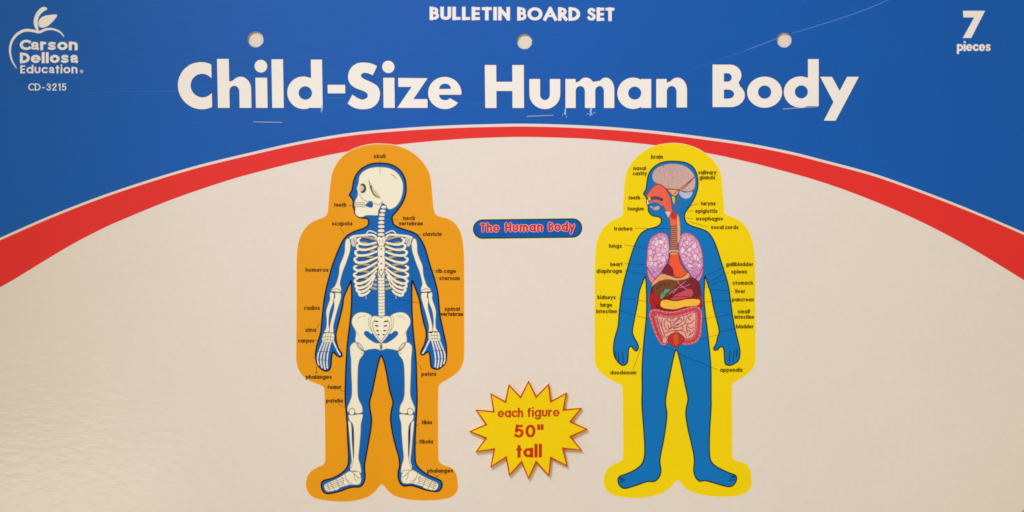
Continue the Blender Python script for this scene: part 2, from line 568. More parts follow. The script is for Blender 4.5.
def arched(xs0, xs1, top_stem, xh, base, legs, in_top):
    """h, n, m: stem from xs0 to xs1, then arches whose legs are (inner_left, inner_right, leg_right)"""
    o = [(xs0, base), (xs0, top_stem), (xs1, top_stem)]
    cur = xs1
    for k, (il, ir, lr) in enumerate(legs):
        c = (cur + lr) / 2 + (0.5 if k == 0 else 1.5)
        ro = lr - c
        # outer arch from its joint with the previous stem to the right shoulder
        jy = xh + (5 if k == 0 else 3.4)
        if k == 0:
            o.append((cur, jy))
        start = 200 if k == 0 else 205
        o += [p for p in arc(c, xh + 12.2, ro, 12.2, start, 360, 20) if p[0] > c or (p[1] <= jy and p[0] >= cur - (0 if k == 0 else 3.5))]
        if k < len(legs) - 1:
            # cut at the valley between the arches
            vx = lr - 1.6
            o = [p for p in o if not (p[0] > vx)]
            cur = lr - 0.9
        else:
            o += [(lr, base)]
    for k in range(len(legs) - 1, -1, -1):
        il, ir, lr = legs[k]
        o += [(ir, base)]
        ri = (ir - il) / 2
        o += arc((il + ir) / 2, in_top + ri + 0.6, ri, ri + 0.6, 0, -180, 12)
        o += [(il, base)]
    return o


title.append((arched(217, 228.8, 58.9, 76.7, 107.9, [(228.8, 238.7, 250.6)], 85.8), []))
title.append((ell(260.8, 66.2, 6.4), []))
title.append(([(255, 77.7), (266.8, 77.7), (266.8, 107.9), (255, 107.9)], []))
title.append(([(271.4, 59.3), (283, 59.3), (283, 107.9), (271.4, 107.9)], []))
a, b = bowl_stem(303, 92.8, 16.3, 304.8, 93, 6.7, 310.8, 322, 59.6, 107.9)
title.append((a, [b]))
title.append(([(327.2, 84.8), (344.8, 84.8), (344.8, 93.4), (327.2, 93.4)], []))
S1 = sm([(377, 66.1), (370.7, 63.4), (363.2, 62.5), (356.6, 63.6), (350.8, 68), (347.8, 75.6), (349.3, 83), (354.9, 87.9), (362.2, 90.7), (366.5, 93.2), (367, 97.2), (362.4, 99.6), (357.4, 98.2), (351.9, 94.6)], False, 4)
S2 = sm([(346.9, 103.6), (354, 107.9), (363.2, 109.3), (371.5, 107.5), (377.6, 101.8), (379.6, 92.8), (376.8, 86), (370, 81.8), (363.8, 79), (360.6, 76), (363, 73), (367.6, 73.2), (372.6, 75.3)], False, 4)
title.append((S1 + S2, []))
title.append((ell(388.2, 66.9, 6.2), []))
title.append(([(383, 77.8), (394.2, 77.8), (394.2, 107.9), (383, 107.9)], []))
title.append(([(398, 77.9), (427.4, 78.2), (413, 99.1), (427.1, 99.1), (427.1, 107.9), (396.7, 107.9), (411.3, 86.9), (398, 86.9)], []))
e_o = arc(444.5, 93, 16.7, 16.1, 6, -322, 48)
e = [(461.1, 94.8)] + e_o + arc(444.8, 94.8, 6.1, 5.4, 38, 180, 12)
e[0] = (461.1, 94.8)
title.append((e, [[(439, 89)] + arc(444.8, 88.9, 5.9, 5.3, 180, 360, 12)]))
title.append(([(484.7, 65), (496.2, 65), (496.2, 81.8), (512.2, 81.8), (512.2, 65), (523.8, 65), (523.8, 108), (512.2, 108), (512.2, 91), (496.2, 91), (496.2, 108), (484.9, 108)], []))
title.append(([(529.2, 79), (540, 79), (540, 94.5)] + arc(544.8, 94.5, 4.9, 5.6, 180, 0, 12) + [(549.7, 79), (560.2, 79), (560.2, 94)] + arc(544.7, 94, 15.5, 15.1, 0, 180, 24), []))
title.append((arched(565.3, 575.6, 79, 77.6, 108, [(575.6, 584.8, 595.2), (595.2, 603.9, 614.3)], 86), []))
a, b = bowl_stem(633, 93.3, 15.7, 634.7, 93.1, 6.5, 641, 651.2, 79, 108)
title.append((a, [b]))
title.append((arched(656.2, 666.8, 79, 77.6, 107.5, [(666.8, 676.5, 687)], 86), []))
Bo = [(712.5, 64.6), (729, 64.6)] + arc(730, 75.2, 11.4, 10.6, -90, 42, 14) + arc(730.5, 95.3, 14.3, 11.8, -48, 90, 16) + [(712.5, 107.1)]
title.append((Bo, [[(723.9, 73.3), (727.5, 73.3)] + arc(727.5, 77.5, 4.2, 4.2, -90, 90, 10) + [(723.9, 81.7)],
                   [(723.9, 89.6), (728.5, 89.6)] + arc(728.5, 94.1, 5.6, 4.5, -90, 90, 10) + [(723.9, 98.6)]]))
title.append((ell(764.6, 92.2, 17.5, 15.6, 44), [ell(764.6, 92.1, 6.6, 6.6)]))
a, b = bowl_stem(800.4, 92, 16.6, 801.3, 91.9, 6.5, 807.9, 818.7, 59.1, 106.2, 15.6)
title.append((a, [b]))
title.append(([(820.1, 76.8), (832, 76.8), (839.6, 90.9), (847, 76.8), (858.8, 76.8), (835.6, 120.7), (823.8, 120.7), (833.4, 102)], []))

t_part = bpy.data.objects.new('title_lettering', None)
C.objects.link(t_part)
t_part.parent = pkg
t_part['label'] = 'large cream white title Child-Size Human Body'
groups = {'lettering': list(range(len(title)))}
names = [('word_child', range(0, 6)), ('hyphen', range(6, 7)), ('word_size', range(7, 12)), ('word_human', range(12, 17)), ('word_body', range(17, 21))]
s0 = Sheet(2 * LAY)
for o, hs in title:
    s0.stroke([p for p in shear(o)], 1.1, closed=True)
    for h in hs:
        s0.stroke(shear(h), 1.1, closed=True)
s0.build('letter_rim', M['edge'], t_part)
for nm, rg in names:
    s = Sheet(3.5 * LAY)
    for i in rg:
        o, hs = title[i]
        s.fill(shear(o), [shear(h) for h in hs])
    s.build(nm, M['letter'], t_part)

# ------------------------------------------------------------------ small header lettering
s = Sheet(2 * LAY)
word(s, 'BULLETIN', 429.6, 510, 20.1, 13.4, 0.265, 0.004, gap=0.09)
word(s, 'BOARD', 517.2, 580, 20.6, 13.6, 0.255, 0.004, gap=0.07)
word(s, 'SET', 586.8, 614.8, 21.0, 13.6, 0.255, 0.002, gap=0.10)
part(s.build('subtitle_lettering', M['letter'], None, 'small white words BULLETIN BOARD SET at the top'), pkg)
s = Sheet(2 * LAY)
s.fill([(962.9, 10.8), (985.0, 10.8), (971.2, 38), (962.8, 38), (974.2, 17.4), (963.4, 17.4)])
word(s, 'pieces', 956.9, 990.8, 51.2, 9.4, 0.22, 0.0, gap=0.12, xh=0.7)
part(s.build('piece_count', M['letter'], None, 'white figure 7 above the word pieces'), pkg)

logo = bpy.data.objects.new('publisher_logo', None)
C.objects.link(logo)
logo.parent = pkg
logo['label'] = 'white apple emblem with the publisher name in the top left corner'
s = Sheet(2 * LAY)
s.fill(sm([(36.6, 30), (34.4, 26), (33.8, 20), (36.3, 13), (40.5, 8.2), (44.5, 6.9), (47.3, 9), (43, 11.8), (39.4, 16), (37.8, 22), (38.4, 30.4)], True, 4))
s.fill(sm([(39.2, 26.4), (38.6, 22), (41.2, 17.6), (47, 15.4), (57, 14.8), (53.6, 20.6), (47.4, 26.2), (42.2, 27.6)], True, 4))
ap = sm([(64, 36.6), (60, 32), (53, 29.2), (46, 29.4), (39.5, 32), (33, 30.8), (25, 30.4), (17.5, 34), (12, 41), (10, 50), (11.8, 60), (16.6, 68.2)], False, 4)
ws = [0.6 + 2.1 * math.sin(math.pi * min(1, max(0, i / (len(ap) - 1)))) ** 0.7 for i in range(len(ap))]
s.stroke(ap, ws)
s.build('apple_emblem', M['logo'], logo)
s = Sheet(2 * LAY)
word(s, 'C@rson', 19.8, 77.6, 50.2, 10.6, 0.27, 0, gap=0.07, xh=0.74)
word(s, 'Dellos@', 20, 78, 63.2, 10.6, 0.27, 0, gap=0.09, xh=0.74)
s.build('publisher_name', M['logo'], logo)
s = Sheet(2 * LAY)
word(s, 'Educ@tion', 20.4, 77.4, 73.4, 8.2, 0.205, 0, gap=0.13, xh=0.74)
s.stroke(ell(81.6, 71.4, 1.3), 0.45, closed=True)
s.fill(ell(81.6, 71.4, 0.5))
s.build('publisher_tagline', M['logo'], logo)
s = Sheet(2 * LAY)
word(s, 'CD-3215', 28.2, 66.4, 90.6, 7.2, 0.15, 0, gap=0.17)
s.build('item_number', M['logo'], logo)

# ------------------------------------------------------------------ title pill
s = Sheet(LAY)
pl = [(x, y - (x - 528) * 0.0085) for x, y in arc(482.6, 228.7, 9.2, 9.2, 90, 270, 14) + arc(572.6, 228.4, 9.2, 9.2, -90, 90, 14)]
s.fill([(528 + (x - 528) * 1.022, 228.5 + (y - 228.5) * 1.16) for x, y in pl])
pill = part(s.build('title_badge', M['glow'], None, 'small blue rounded badge reading The Human Body in red'), pkg)
Sheet(2 * LAY).fill(pl).build('badge_field', M['pillblue'], pill)
Sheet(3 * LAY).stroke(pl, 1.0, closed=True).build('badge_outline', M['green'], pill)
for lay, grow, mt, nm in ((4, 1.0, 'pillwhite', 'lettering_outline'), (5, 0, 'pillred', 'badge_lettering')):
    s = Sheet(lay * LAY)
    word(s, 'The', 480, 499.4, 232.3, 9.2, 0.23, -0.006, gap=0.17, xh=0.72, grow=grow)
    word(s, 'Human', 505, 542.8, 231.9, 9.2, 0.23, -0.006, gap=0.17, xh=0.72, grow=grow)
    word(s, 'Body', 548.2, 575, 231.4, 9.2, 0.23, -0.006, gap=0.15, xh=0.72, grow=grow)
    s.build(nm, M[mt], pill)

# ------------------------------------------------------------------ printed starburst, raised into a slab to cast its drop shadow
tips = [(292, 45), (378, 57), (455, 95), (518, 160), (543, 250), (520, 340), (458, 408), (380, 450), (292, 462), (210, 448), (130, 412), (67, 347), (40, 260), (67, 168), (130, 98), (208, 60)]
inn = [(325, 112), (388, 132), (442, 168), (472, 218), (472, 282), (440, 332), (388, 372), (325, 390), (262, 390), (196, 370), (145, 335), (110, 288), (110, 230), (143, 175), (193, 133), (258, 113)]
bz = []
for a, b in zip(tips, inn):
    bz += [(460 + a[0] / 4.267, 370 + a[1] / 4.267), (460 + b[0] / 4.267, 370 + b[1] / 4.267)]
HB = 0.0034
burst = part(slab('raised_starburst', bz, [], 2 * EPS, HB, M['burst']), pkg)
burst['label'] = 'yellow starburst with red edge reading each figure 50" tall'
s = Sheet(HB + LAY)
cxm, cym = 528.4, 430.5
s.stroke([(cxm + (x - cxm) * 0.985, cym + (y - cym) * 0.985) for x, y in bz], 1.5, closed=True)
s.build('starburst_edge', M['brick'], burst)
s = Sheet(HB + LAY)
word(s, 'each', 497.8, 523.2, 417, 9.2, 0.21, -0.01, gap=0.12, xh=0.7)
word(s, 'figure', 527.2, 559.4, 416.4, 9.2, 0.21, -0.01, gap=0.12, xh=0.7)
word(s, '50"', 514.2, 543.4, 437.2, 13.2, 0.22, -0.01, gap=0.1)
word(s, 'tall', 516, 541.8, 457, 13.2, 0.24, -0.01, gap=0.14)
s.build('starburst_lettering', M['brick'], burst)

# ------------------------------------------------------------------ figures
skel_board = [(380, 143.8), (395, 145.2), (407, 149.7), (416.5, 156.3), (424, 165), (428.6, 174), (430.2, 183), (431.4, 195), (432.2, 205), (433.6, 212), (436.8, 215.2), (442, 217), (450, 219.6), (457.4, 226.5), (461.6, 237), (463.4, 250),
              (463.9, 266), (464, 310), (463.9, 352), (462.4, 364), (457.6, 372), (450, 378), (441.5, 383), (438.7, 386.5), (438.2, 392), (438.1, 425), (438.4, 456), (439.6, 462), (444, 465), (450, 467), (454.8, 471.5), (457.2, 479), (457.6, 489), (454.6, 494.5), (448.5, 498.3),
              (437, 500.3), (420, 500.8), (405, 499.2), (394, 495.8), (387.5, 490.6), (383.8, 486), (381.9, 485), (379.6, 486.2), (375.5, 491.6), (368, 497.2), (356, 500.8), (343, 501.9), (328, 501), (314.5, 498), (308.4, 492.4), (306.2, 485), (307.3, 477), (311.5, 471), (317.5, 467),
              (323, 464.6), (325, 461), (325.3, 452), (325, 420), (324.5, 392), (323.2, 387), (319, 384.8), (312, 382), (304, 377), (299, 370), (296.8, 362), (296.5, 350), (296.8, 310), (296.8, 266), (297.6, 250), (299.4, 240), (303.4, 231), (309.4, 224), (317, 219.6), (324, 217), (327.4, 213.4),
              (328.3, 207), (329.2, 195), (330.6, 183), (332.6, 172), (338.7, 160.5), (348, 152), (359, 147), (370, 144.4)]
org_board = [(672, 143.2), (684, 144.2), (696, 148), (706.5, 154.5), (715, 163), (720.2, 173), (721.8, 184), (722.7, 196), (723.5, 207), (725, 213), (728.6, 215.6), (735, 218), (742.6, 222.6), (749.4, 231.5), (753.4, 243), (755.2, 256), (755.9, 275), (756.1, 320),
             (756.2, 354), (755.4, 364), (751, 371), (744, 377), (736, 381.6), (733, 385), (732.6, 391), (732.7, 425), (733.1, 454), (734.5, 459.4), (740, 461.6), (746, 463.7), (750, 468), (751.8, 475.5), (752, 485), (749.3, 490.4), (743, 494.2), (735, 496.2), (720, 496.9), (705, 495.4), (692, 491.8), (684.6, 487),
             (680.6, 482), (678.1, 480.6), (675.4, 481.9), (671, 487.5), (663.5, 492.6), (654, 495.8), (643, 497.8), (630, 497.8), (616.5, 496), (609.5, 492.6), (605, 487), (604, 480), (606, 471.8), (611, 466), (617.5, 462.6), (622, 460), (623.3, 456), (623.3, 425), (622.8, 390), (621, 384.6), (615, 382), (606.4, 377),
             (599.4, 371), (595.6, 364), (594.9, 354), (594.9, 310), (595, 270), (595.6, 254), (597.2, 242), (600.6, 233), (605.6, 226), (612, 220.6), (619, 217.4), (623.2, 214), (624.2, 207), (625, 195), (625.9, 183), (628, 172), (634, 161.4), (643.6, 152.2), (656, 145.8)]
skel_body = [(380, 163.2), (391, 164.6), (399.6, 169.8), (404.6, 178), (406.1, 187), (405.4, 195), (402.4, 203), (397.2, 210.5), (392.6, 216), (392.3, 220), (394, 224.6), (399, 227.6), (407, 230.4), (414.6, 233.2), (420, 238.4), (425, 248), (429, 262),
             (434.4, 279), (437.6, 292), (439, 305), (439.9, 315), (441.9, 325), (444, 335), (446.2, 345), (446.5, 356), (445.2, 363.4), (442.6, 366), (438.6, 369), (434.6, 368.8), (431.3, 367), (430.4, 361), (429.8, 354.6), (428.4, 351.8), (425.6, 353.2), (423.2, 354.8), (420.9, 354), (421.4, 350.6), (424, 345.6),
             (425.8, 339.4), (426.3, 332), (424, 323.6), (421.4, 312), (419.7, 301), (416.4, 291), (414, 284.6), (412.4, 281), (411.8, 287), (411.8, 305), (412.6, 324), (414, 340), (415.4, 352), (416.2, 364), (416.6, 380), (417.1, 398), (416.6, 412), (415.8, 425), (415.1, 440), (415, 454), (415.6, 462.4), (418.4, 467.6), (424, 472.4), (431, 476.3), (438.4, 479.4), (441.6, 482), (442, 486), (440, 490), (437, 491.4), (431, 491),
             (424, 489.4), (416, 486.6), (410, 485.4), (404, 486), (400.2, 483), (398.3, 477.6), (398.4, 471), (399.6, 466), (398.9, 457), (396.2, 448), (393.2, 436), (390.7, 421), (391.3, 411), (393, 402), (390, 391.6), (387.5, 378), (385, 365.4), (382.7, 358), (381.2, 355.6), (379.7, 358),
             (377.3, 367), (374.4, 381), (371.9, 393), (369.6, 402), (370.2, 410), (371.6, 420), (370.4, 431), (368.2, 444), (366, 456), (364.7, 464), (364.6, 470), (365.1, 477), (363.2, 483.6), (359.4, 486.8), (353, 487), (347, 488.5), (340, 491.2), (331, 493.2), (326, 493.3), (322.6, 490.4), (321.3, 485),
             (322.6, 481.4), (326, 479.8), (332, 478.4), (340, 474.3), (345.8, 469.2), (348.2, 464), (348.7, 455), (347.8, 440), (347.2, 425), (346.3, 412), (345.3, 401), (345.3, 390), (345.6, 378), (346.2, 363), (347.6, 342), (349.6, 326), (351.2, 310), (351.7, 296), (351.2, 281.2), (349.2, 285), (346.5, 290.6),
             (343.6, 298), (342.6, 306), (340.6, 315), (338, 325), (335.9, 334), (336.6, 343), (339, 349.6), (341.7, 353.4), (341.6, 356.2), (339, 356.8), (335.8, 354.6), (333.6, 352.2), (332.2, 353.6), (331.4, 359), (330.8, 366), (329, 370.2), (325, 371), (321, 368.7), (317.2, 364), (315.6, 357), (316.2, 349), (318.2, 341), (320.6, 333),
             (321.6, 324), (322.7, 313), (324, 301), (326.2, 289), (329.2, 277), (333, 264), (337.6, 252), (342.6, 241.2), (348, 235), (355.4, 231.2), (362.6, 228.8), (367.6, 225.8), (368.6, 221.8), (367.2, 218.6), (362.2, 218), (358, 216.6), (355, 213.2), (354.3, 209.4), (353.2, 206.6), (353.3, 201.6), (352.2, 198.6), (350, 196.2), (349.6, 194.4),
             (351.9, 190.4), (353, 185), (354, 180), (356.8, 174), (362, 168.4), (370.4, 164.2)]
org_body = [(674, 161.3), (684, 162.2), (691.4, 165.6), (696, 172), (697.8, 181), (697.4, 189), (694.8, 197), (690.4, 205), (685.4, 212.4), (684.5, 217.6), (686.7, 223), (692.6, 226.4), (700, 228.6), (707, 231.6), (712, 237.4), (716, 246), (719.6, 257),
            (724.4, 272), (728.4, 286), (730.4, 300), (732.4, 315), (735, 329), (737.6, 340), (739.5, 348), (739.7, 356), (738, 361), (733.6, 364), (729.6, 365.3), (725.4, 364), (724.5, 358), (724, 350), (722, 346.5), (719.6, 347.6), (717, 350), (714.3, 350), (713.8, 347.8), (716, 344), (717.4, 338), (719.2, 331),
            (716.2, 318), (713.2, 306), (711, 294), (707.6, 284), (704.9, 276), (704.5, 284), (704, 298), (705.2, 313), (706.8, 326), (708.6, 342), (710.4, 360), (711, 374), (711, 398), (711.2, 404), (710.4, 418), (709.5, 434), (709.4, 452), (710.6, 460), (714.4, 465.2), (722, 469.6), (729.6, 473), (735.6, 475.4), (736.4, 480), (733.5, 485), (729, 486.7),
            (722, 485.3), (713, 482.6), (705, 480.6), (700, 481.3), (696, 478), (693.7, 471), (694.3, 462), (693.5, 453), (690.8, 441), (688, 429), (685.9, 416), (686.4, 407), (688, 399), (685.4, 386), (682, 370), (679, 357), (677.2, 351), (676, 350), (674.9, 352), (672.5, 362), (668.6, 382), (665.6, 399), (665.8, 406), (666.9, 414),
            (665.8, 426), (663.6, 440), (661, 453), (659.8, 462), (661, 470), (659.2, 477), (654.6, 481.3), (647, 481.6), (640, 484), (631, 487), (624, 488.4), (619.6, 485.4), (617.9, 480.4), (619.6, 476.4), (626, 474), (634, 470.4), (641, 465), (644, 458.6), (644.8, 449), (644.2, 436), (643, 420), (641.9, 404), (642.2, 388), (642, 372), (643, 352),
            (644.8, 332), (646.4, 316), (646.6, 298), (645.6, 277), (642.4, 283), (639.2, 292), (637.4, 304), (634.6, 318), (632.4, 331), (634, 337), (637.4, 343.4), (638.4, 348), (636.4, 351), (634, 349.6), (631, 346.2), (628.6, 349), (628.2, 356), (627, 363.2), (623, 365.4), (619.4, 363.5), (615.5, 358.5), (613.6, 352), (613.8, 344), (615.4, 336), (618, 327),
            (619, 316), (620, 305), (621.4, 294), (623.6, 283), (627, 270), (631, 256), (635.6, 243), (641, 233.6), (648, 229.2), (656, 227), (660.4, 224), (661.4, 220), (659.4, 217), (652.4, 215.6), (648.6, 211.4), (648.1, 206), (646.5, 202.6), (646.8, 199), (645.2, 196), (643.6, 193.5), (646, 189.3),
            (646.9, 183), (648.4, 175), (652.4, 168.5), (659, 163.7), (666.4, 161.5)]

AX = 381.1


def mir(l, ax=AX):
    return [(2 * ax - p[0], p[1]) for p in l]


def leaders(pairs, w, z, mat, parent):
    for p, q in pairs:
        Sheet(z).stroke([p, q], w).build('leader_line', mat, parent)


def caption(text, x0, x1, base, parent, mat, cap=3.95, tilt=0.0, lay=6):
    s = Sheet(lay * LAY)
    word(s, text, x0, x1, base + 0.25, cap, 0.225, tilt, gap=0.18, xh=0.72, flat=0.8)
    return s.build('caption', mat, parent, 'small dark caption reading ' + text)


# ---- skeleton
s = Sheet(1.5 * LAY + 2 * EPS)
bo = sm([(380 + (x - 380) * 1.007 + (0.9 if y < 214 and x > 400 else 0), y) for x, y in skel_board])
s.fill(bo)
skel = part(s.build('skeleton_figure', M['orange'], None, 'skeleton figure on an orange cut-out shape'), pkg)
Sheet(2.2 * LAY).stroke(bo, 0.7, closed=True).build('cutout_edge', M['halo'], skel)
bd = sm(skel_body, True, 3)
Sheet(2.6 * LAY).fill(bd).build('body_silhouette', M['bodys'], skel)
Sheet(3.4 * LAY).stroke(bd, 1.5, closed=True).build('body_outline', M['navy'], skel)

B = 3.6 * LAY      # bones
BL = 5 * LAY       # lines on bones
s = Sheet(B)
s.fill(sm([(358.6, 182), (359.6, 176), (363.6, 171.2), (370.5, 168), (380, 167), (390, 168.4), (397.6, 173.2), (402.2, 181), (403.1, 189), (401.3, 198), (397, 205.4), (391.6, 209), (387.8, 208.8), (386, 205.4), (382.4, 203.2), (380.6, 206.4),
           (378.2, 211.4), (378, 215.2), (372, 215.3), (366.4, 215.4), (361.4, 217.2), (357, 215.8), (355, 212.4), (355.3, 208), (354.2, 204.6), (355.2, 200.6), (357.2, 196.6), (357.8, 192.6), (356.9, 188), (358, 185)], True, 4),
       [sm([(365.4, 205.4), (368.6, 202), (372, 201.6), (373, 204.6), (372, 207.4), (368.4, 207)], True, 3)])
skull = s.build('skull', M['bone'], skel)
s = Sheet(B + 0.9 * LAY)
s.fill(sm([(368.8, 180.6), (371.4, 184), (374, 189), (378.4, 193.4), (381, 198), (377, 197.6), (373.2, 194.8), (370.6, 190), (369.4, 185)], True, 3))
s.fill(ell(362.6, 188.4, 3.6, 5.0))
s.build('skull_shading', M['shade'], skel)
s = Sheet(BL)
s.fill(sm([(361, 183.8), (364.2, 184), (366, 187), (365.6, 191), (363, 193), (360.4, 192), (363, 190.6), (364, 188), (363, 185.6), (361, 185.2)], True, 3))
s.build('eye_socket', M['dark'], skel)
s = Sheet(BL)
s.stroke(sm([(368.8, 180.6), (369.6, 185), (371.2, 190), (373.6, 194.6), (377, 197.4), (380.4, 198)], False, 4), 0.55, w1=0.35)
s.stroke(sm([(371, 186), (372, 191), (375, 195.4), (379, 196.8)], False, 4), 1.5, w1=0.5)
s.stroke(sm([(359.6, 194), (361.6, 198), (366, 201), (370.4, 201)], False, 4), 0.4)
s.stroke(sm([(374, 203), (378, 205), (381, 203.4), (383, 201)], False, 4), 0.4)
for yy in (202.4, 204.6, 206.8):
    s.stroke([(354.6, yy), (365.2, yy + 0.2)], 0.3)
for k in range(6):
    s.stroke([(355.6 + 1.7 * k, 202.4), (355.6 + 1.7 * k, 206.8)], 0.28)
s.stroke(sm([(391, 174.5), (394, 176), (396, 178.6)], False, 3), 0.5)
s.stroke([(380, 168), (380.2, 173)], 0.35)
s.build('skull_line_work', M['line'], skel)
s = Sheet(B)
for k, (x, y) in enumerate([(383.8, 206.9), (382.8, 210.8), (382, 214.6), (381.5, 218.4), (381.3, 222.4), (381.3, 226.4), (381.2, 230.6), (381.1, 234.4)]):
    w_ = 2.0 + 0.12 * k
    s.fill(sm([(x - w_, y - 1.0), (x, y - 1.5), (x + w_, y - 1.0), (x + w_ + 0.7, y + 0.5), (x + w_, y + 1.3), (x, y + 1.7), (x - w_, y + 1.3), (x - w_ - 0.7, y + 0.5)], True, 3))
s.build('neck_vertebrae', M['bone'], skel)
s = Sheet(B)
s.fill([(378.0, 268), (384.6, 268), (384.8, 317), (378.4, 317)])
s.build('spine', M['bone'], skel)
s = Sheet(BL)
for k in range(13):
    s.stroke([(378.1, 277 + k * 3.2), (381.4, 277.5 + k * 3.2), (384.9, 277 + k * 3.2)], 0.42)
s.build('spine_disc_lines', M['line'], skel)

# ribs
rear, front, rimr = Sheet(B), Sheet(B + 9 * EPS * 2), Sheet(B + 5 * EPS)
rows = [(357.6, 240.4, (360.5, 243.6), (367, 244.6), (376, 242.6), 0.0), (356.4, 246.4, (359.6, 249.4), (367, 249.6), (376.6, 246.4), 0.5), (354.9, 252.6, (358.4, 255.4), (367, 255), (377, 251.4), 0.8),
        (354.2, 259.6, (358.4, 262.7), (367, 261.6), (377.4, 257.2), 1), (353.9, 268, (358.6, 270.6), (368, 267.6), (378, 261.6), 1), (353.8, 275, (358.6, 277.3), (367.6, 274.6), (377.4, 267.2), 1),
        (354.4, 281.2, (359.4, 283.6), (368, 280), (376.4, 271), 1), (355.4, 286, (360.4, 288), (367.6, 284.8), (374.4, 276), 1), (356.4, 290, (361, 292), (366.8, 289.6), (370.6, 285.4), 1), (358.8, 294, (362, 295.4), (366.4, 293.8), (369.6, 290.8), 0)]
for side in (0, 1):
    for k, (lx, ly, p1, p2, p3, bk) in enumerate(rows):
        f_ = (lambda l: mir(l)) if side else (lambda l: l)
        if bk >= 0 and k < 9:
            up = [(lx + 0.8, ly - 0.6), (lx + 4, ly - 3.4), (364, ly - 4.0), (371, ly - 2.4), (376, ly - 1.2)]
            rear.stroke(f_(sm(up, False, 4)), 2.3)
            rimr.stroke(f_(sm([(lx + 5, ly - 1.6), (364, ly - 2.0), (370, ly - 0.6)], False, 4)), 0.9)
            rimr.stroke(f_(sm([(lx + 3, ly - 4.1), (364, ly - 5.0), (371, ly - 3.6)], False, 4)), 0.4)
        pts = [(lx + 3.2, ly - 2.4), (lx + 0.7, ly - 1.2), (lx + 0.9, ly + 0.9), p1, p2, p3]
        q = f_(sm(pts, False, 4))
        n_ = len(q)
        rimr.stroke(q, [3.2] * n_)
        front.stroke(q, [1.4 + 1.1 * min(1, i / 6) if i < n_ - 8 else 2.5 - 0.09 * (i - n_ + 8) for i in range(n_)])
    f_ = mir if side else (lambda l: l)
    # upper rib pair above the collar bones
    front.stroke(f_(sm([(366.4, 233.4), (369, 231), (372.4, 231.4), (376.4, 233.4)], False, 4)), 1.1)
    # floating rib tips
    front.stroke(f_([(366.2, 296.6), (366, 298.6)]), 0.5)
    front.stroke(f_(sm([(375.4, 276), (373, 281), (371, 287)], False, 3)), 0.8)
rear.build('rear_ribs', M['rear'], skel)
rimr.build('rib_shadow_lines', M['dark'], skel)
front.build('rib_cage', M['bone'], skel)
s = Sheet(B + 2.2 * LAY)
s.fill(sm([(377.2, 237.4), (379.4, 236.4), (381.2, 237.8), (383, 236.4), (385.6, 237.4), (385.4, 241), (383.8, 245.6), (385, 249), (384.6, 256), (385.2, 264), (383.4, 271), (381.2, 276), (379.4, 271.4), (377.6, 264), (378, 256), (377.6, 249), (378.8, 245.6), (377, 241)], True, 3))
s.build('sternum', M['bone'], skel)
s = Sheet(B + 3 * LAY)
for yy in (249, 256.4, 263.6, 270):
    s.fill(ell(381.2, yy, 1.0, 0.8, 10))
s.stroke([(379.6, 240), (379.8, 243)], 0.4)
s.stroke([(383, 240), (382.6, 243)], 0.4)
s.stroke(sm([(378.8, 245.8), (381.2, 246.4), (383.8, 245.8)], False, 3), 0.4)
s.stroke(sm([(379, 272.5), (381.2, 276.6), (383.4, 272.5)], False, 3), 0.4)
s.build('sternum_marks', M['line'], skel)

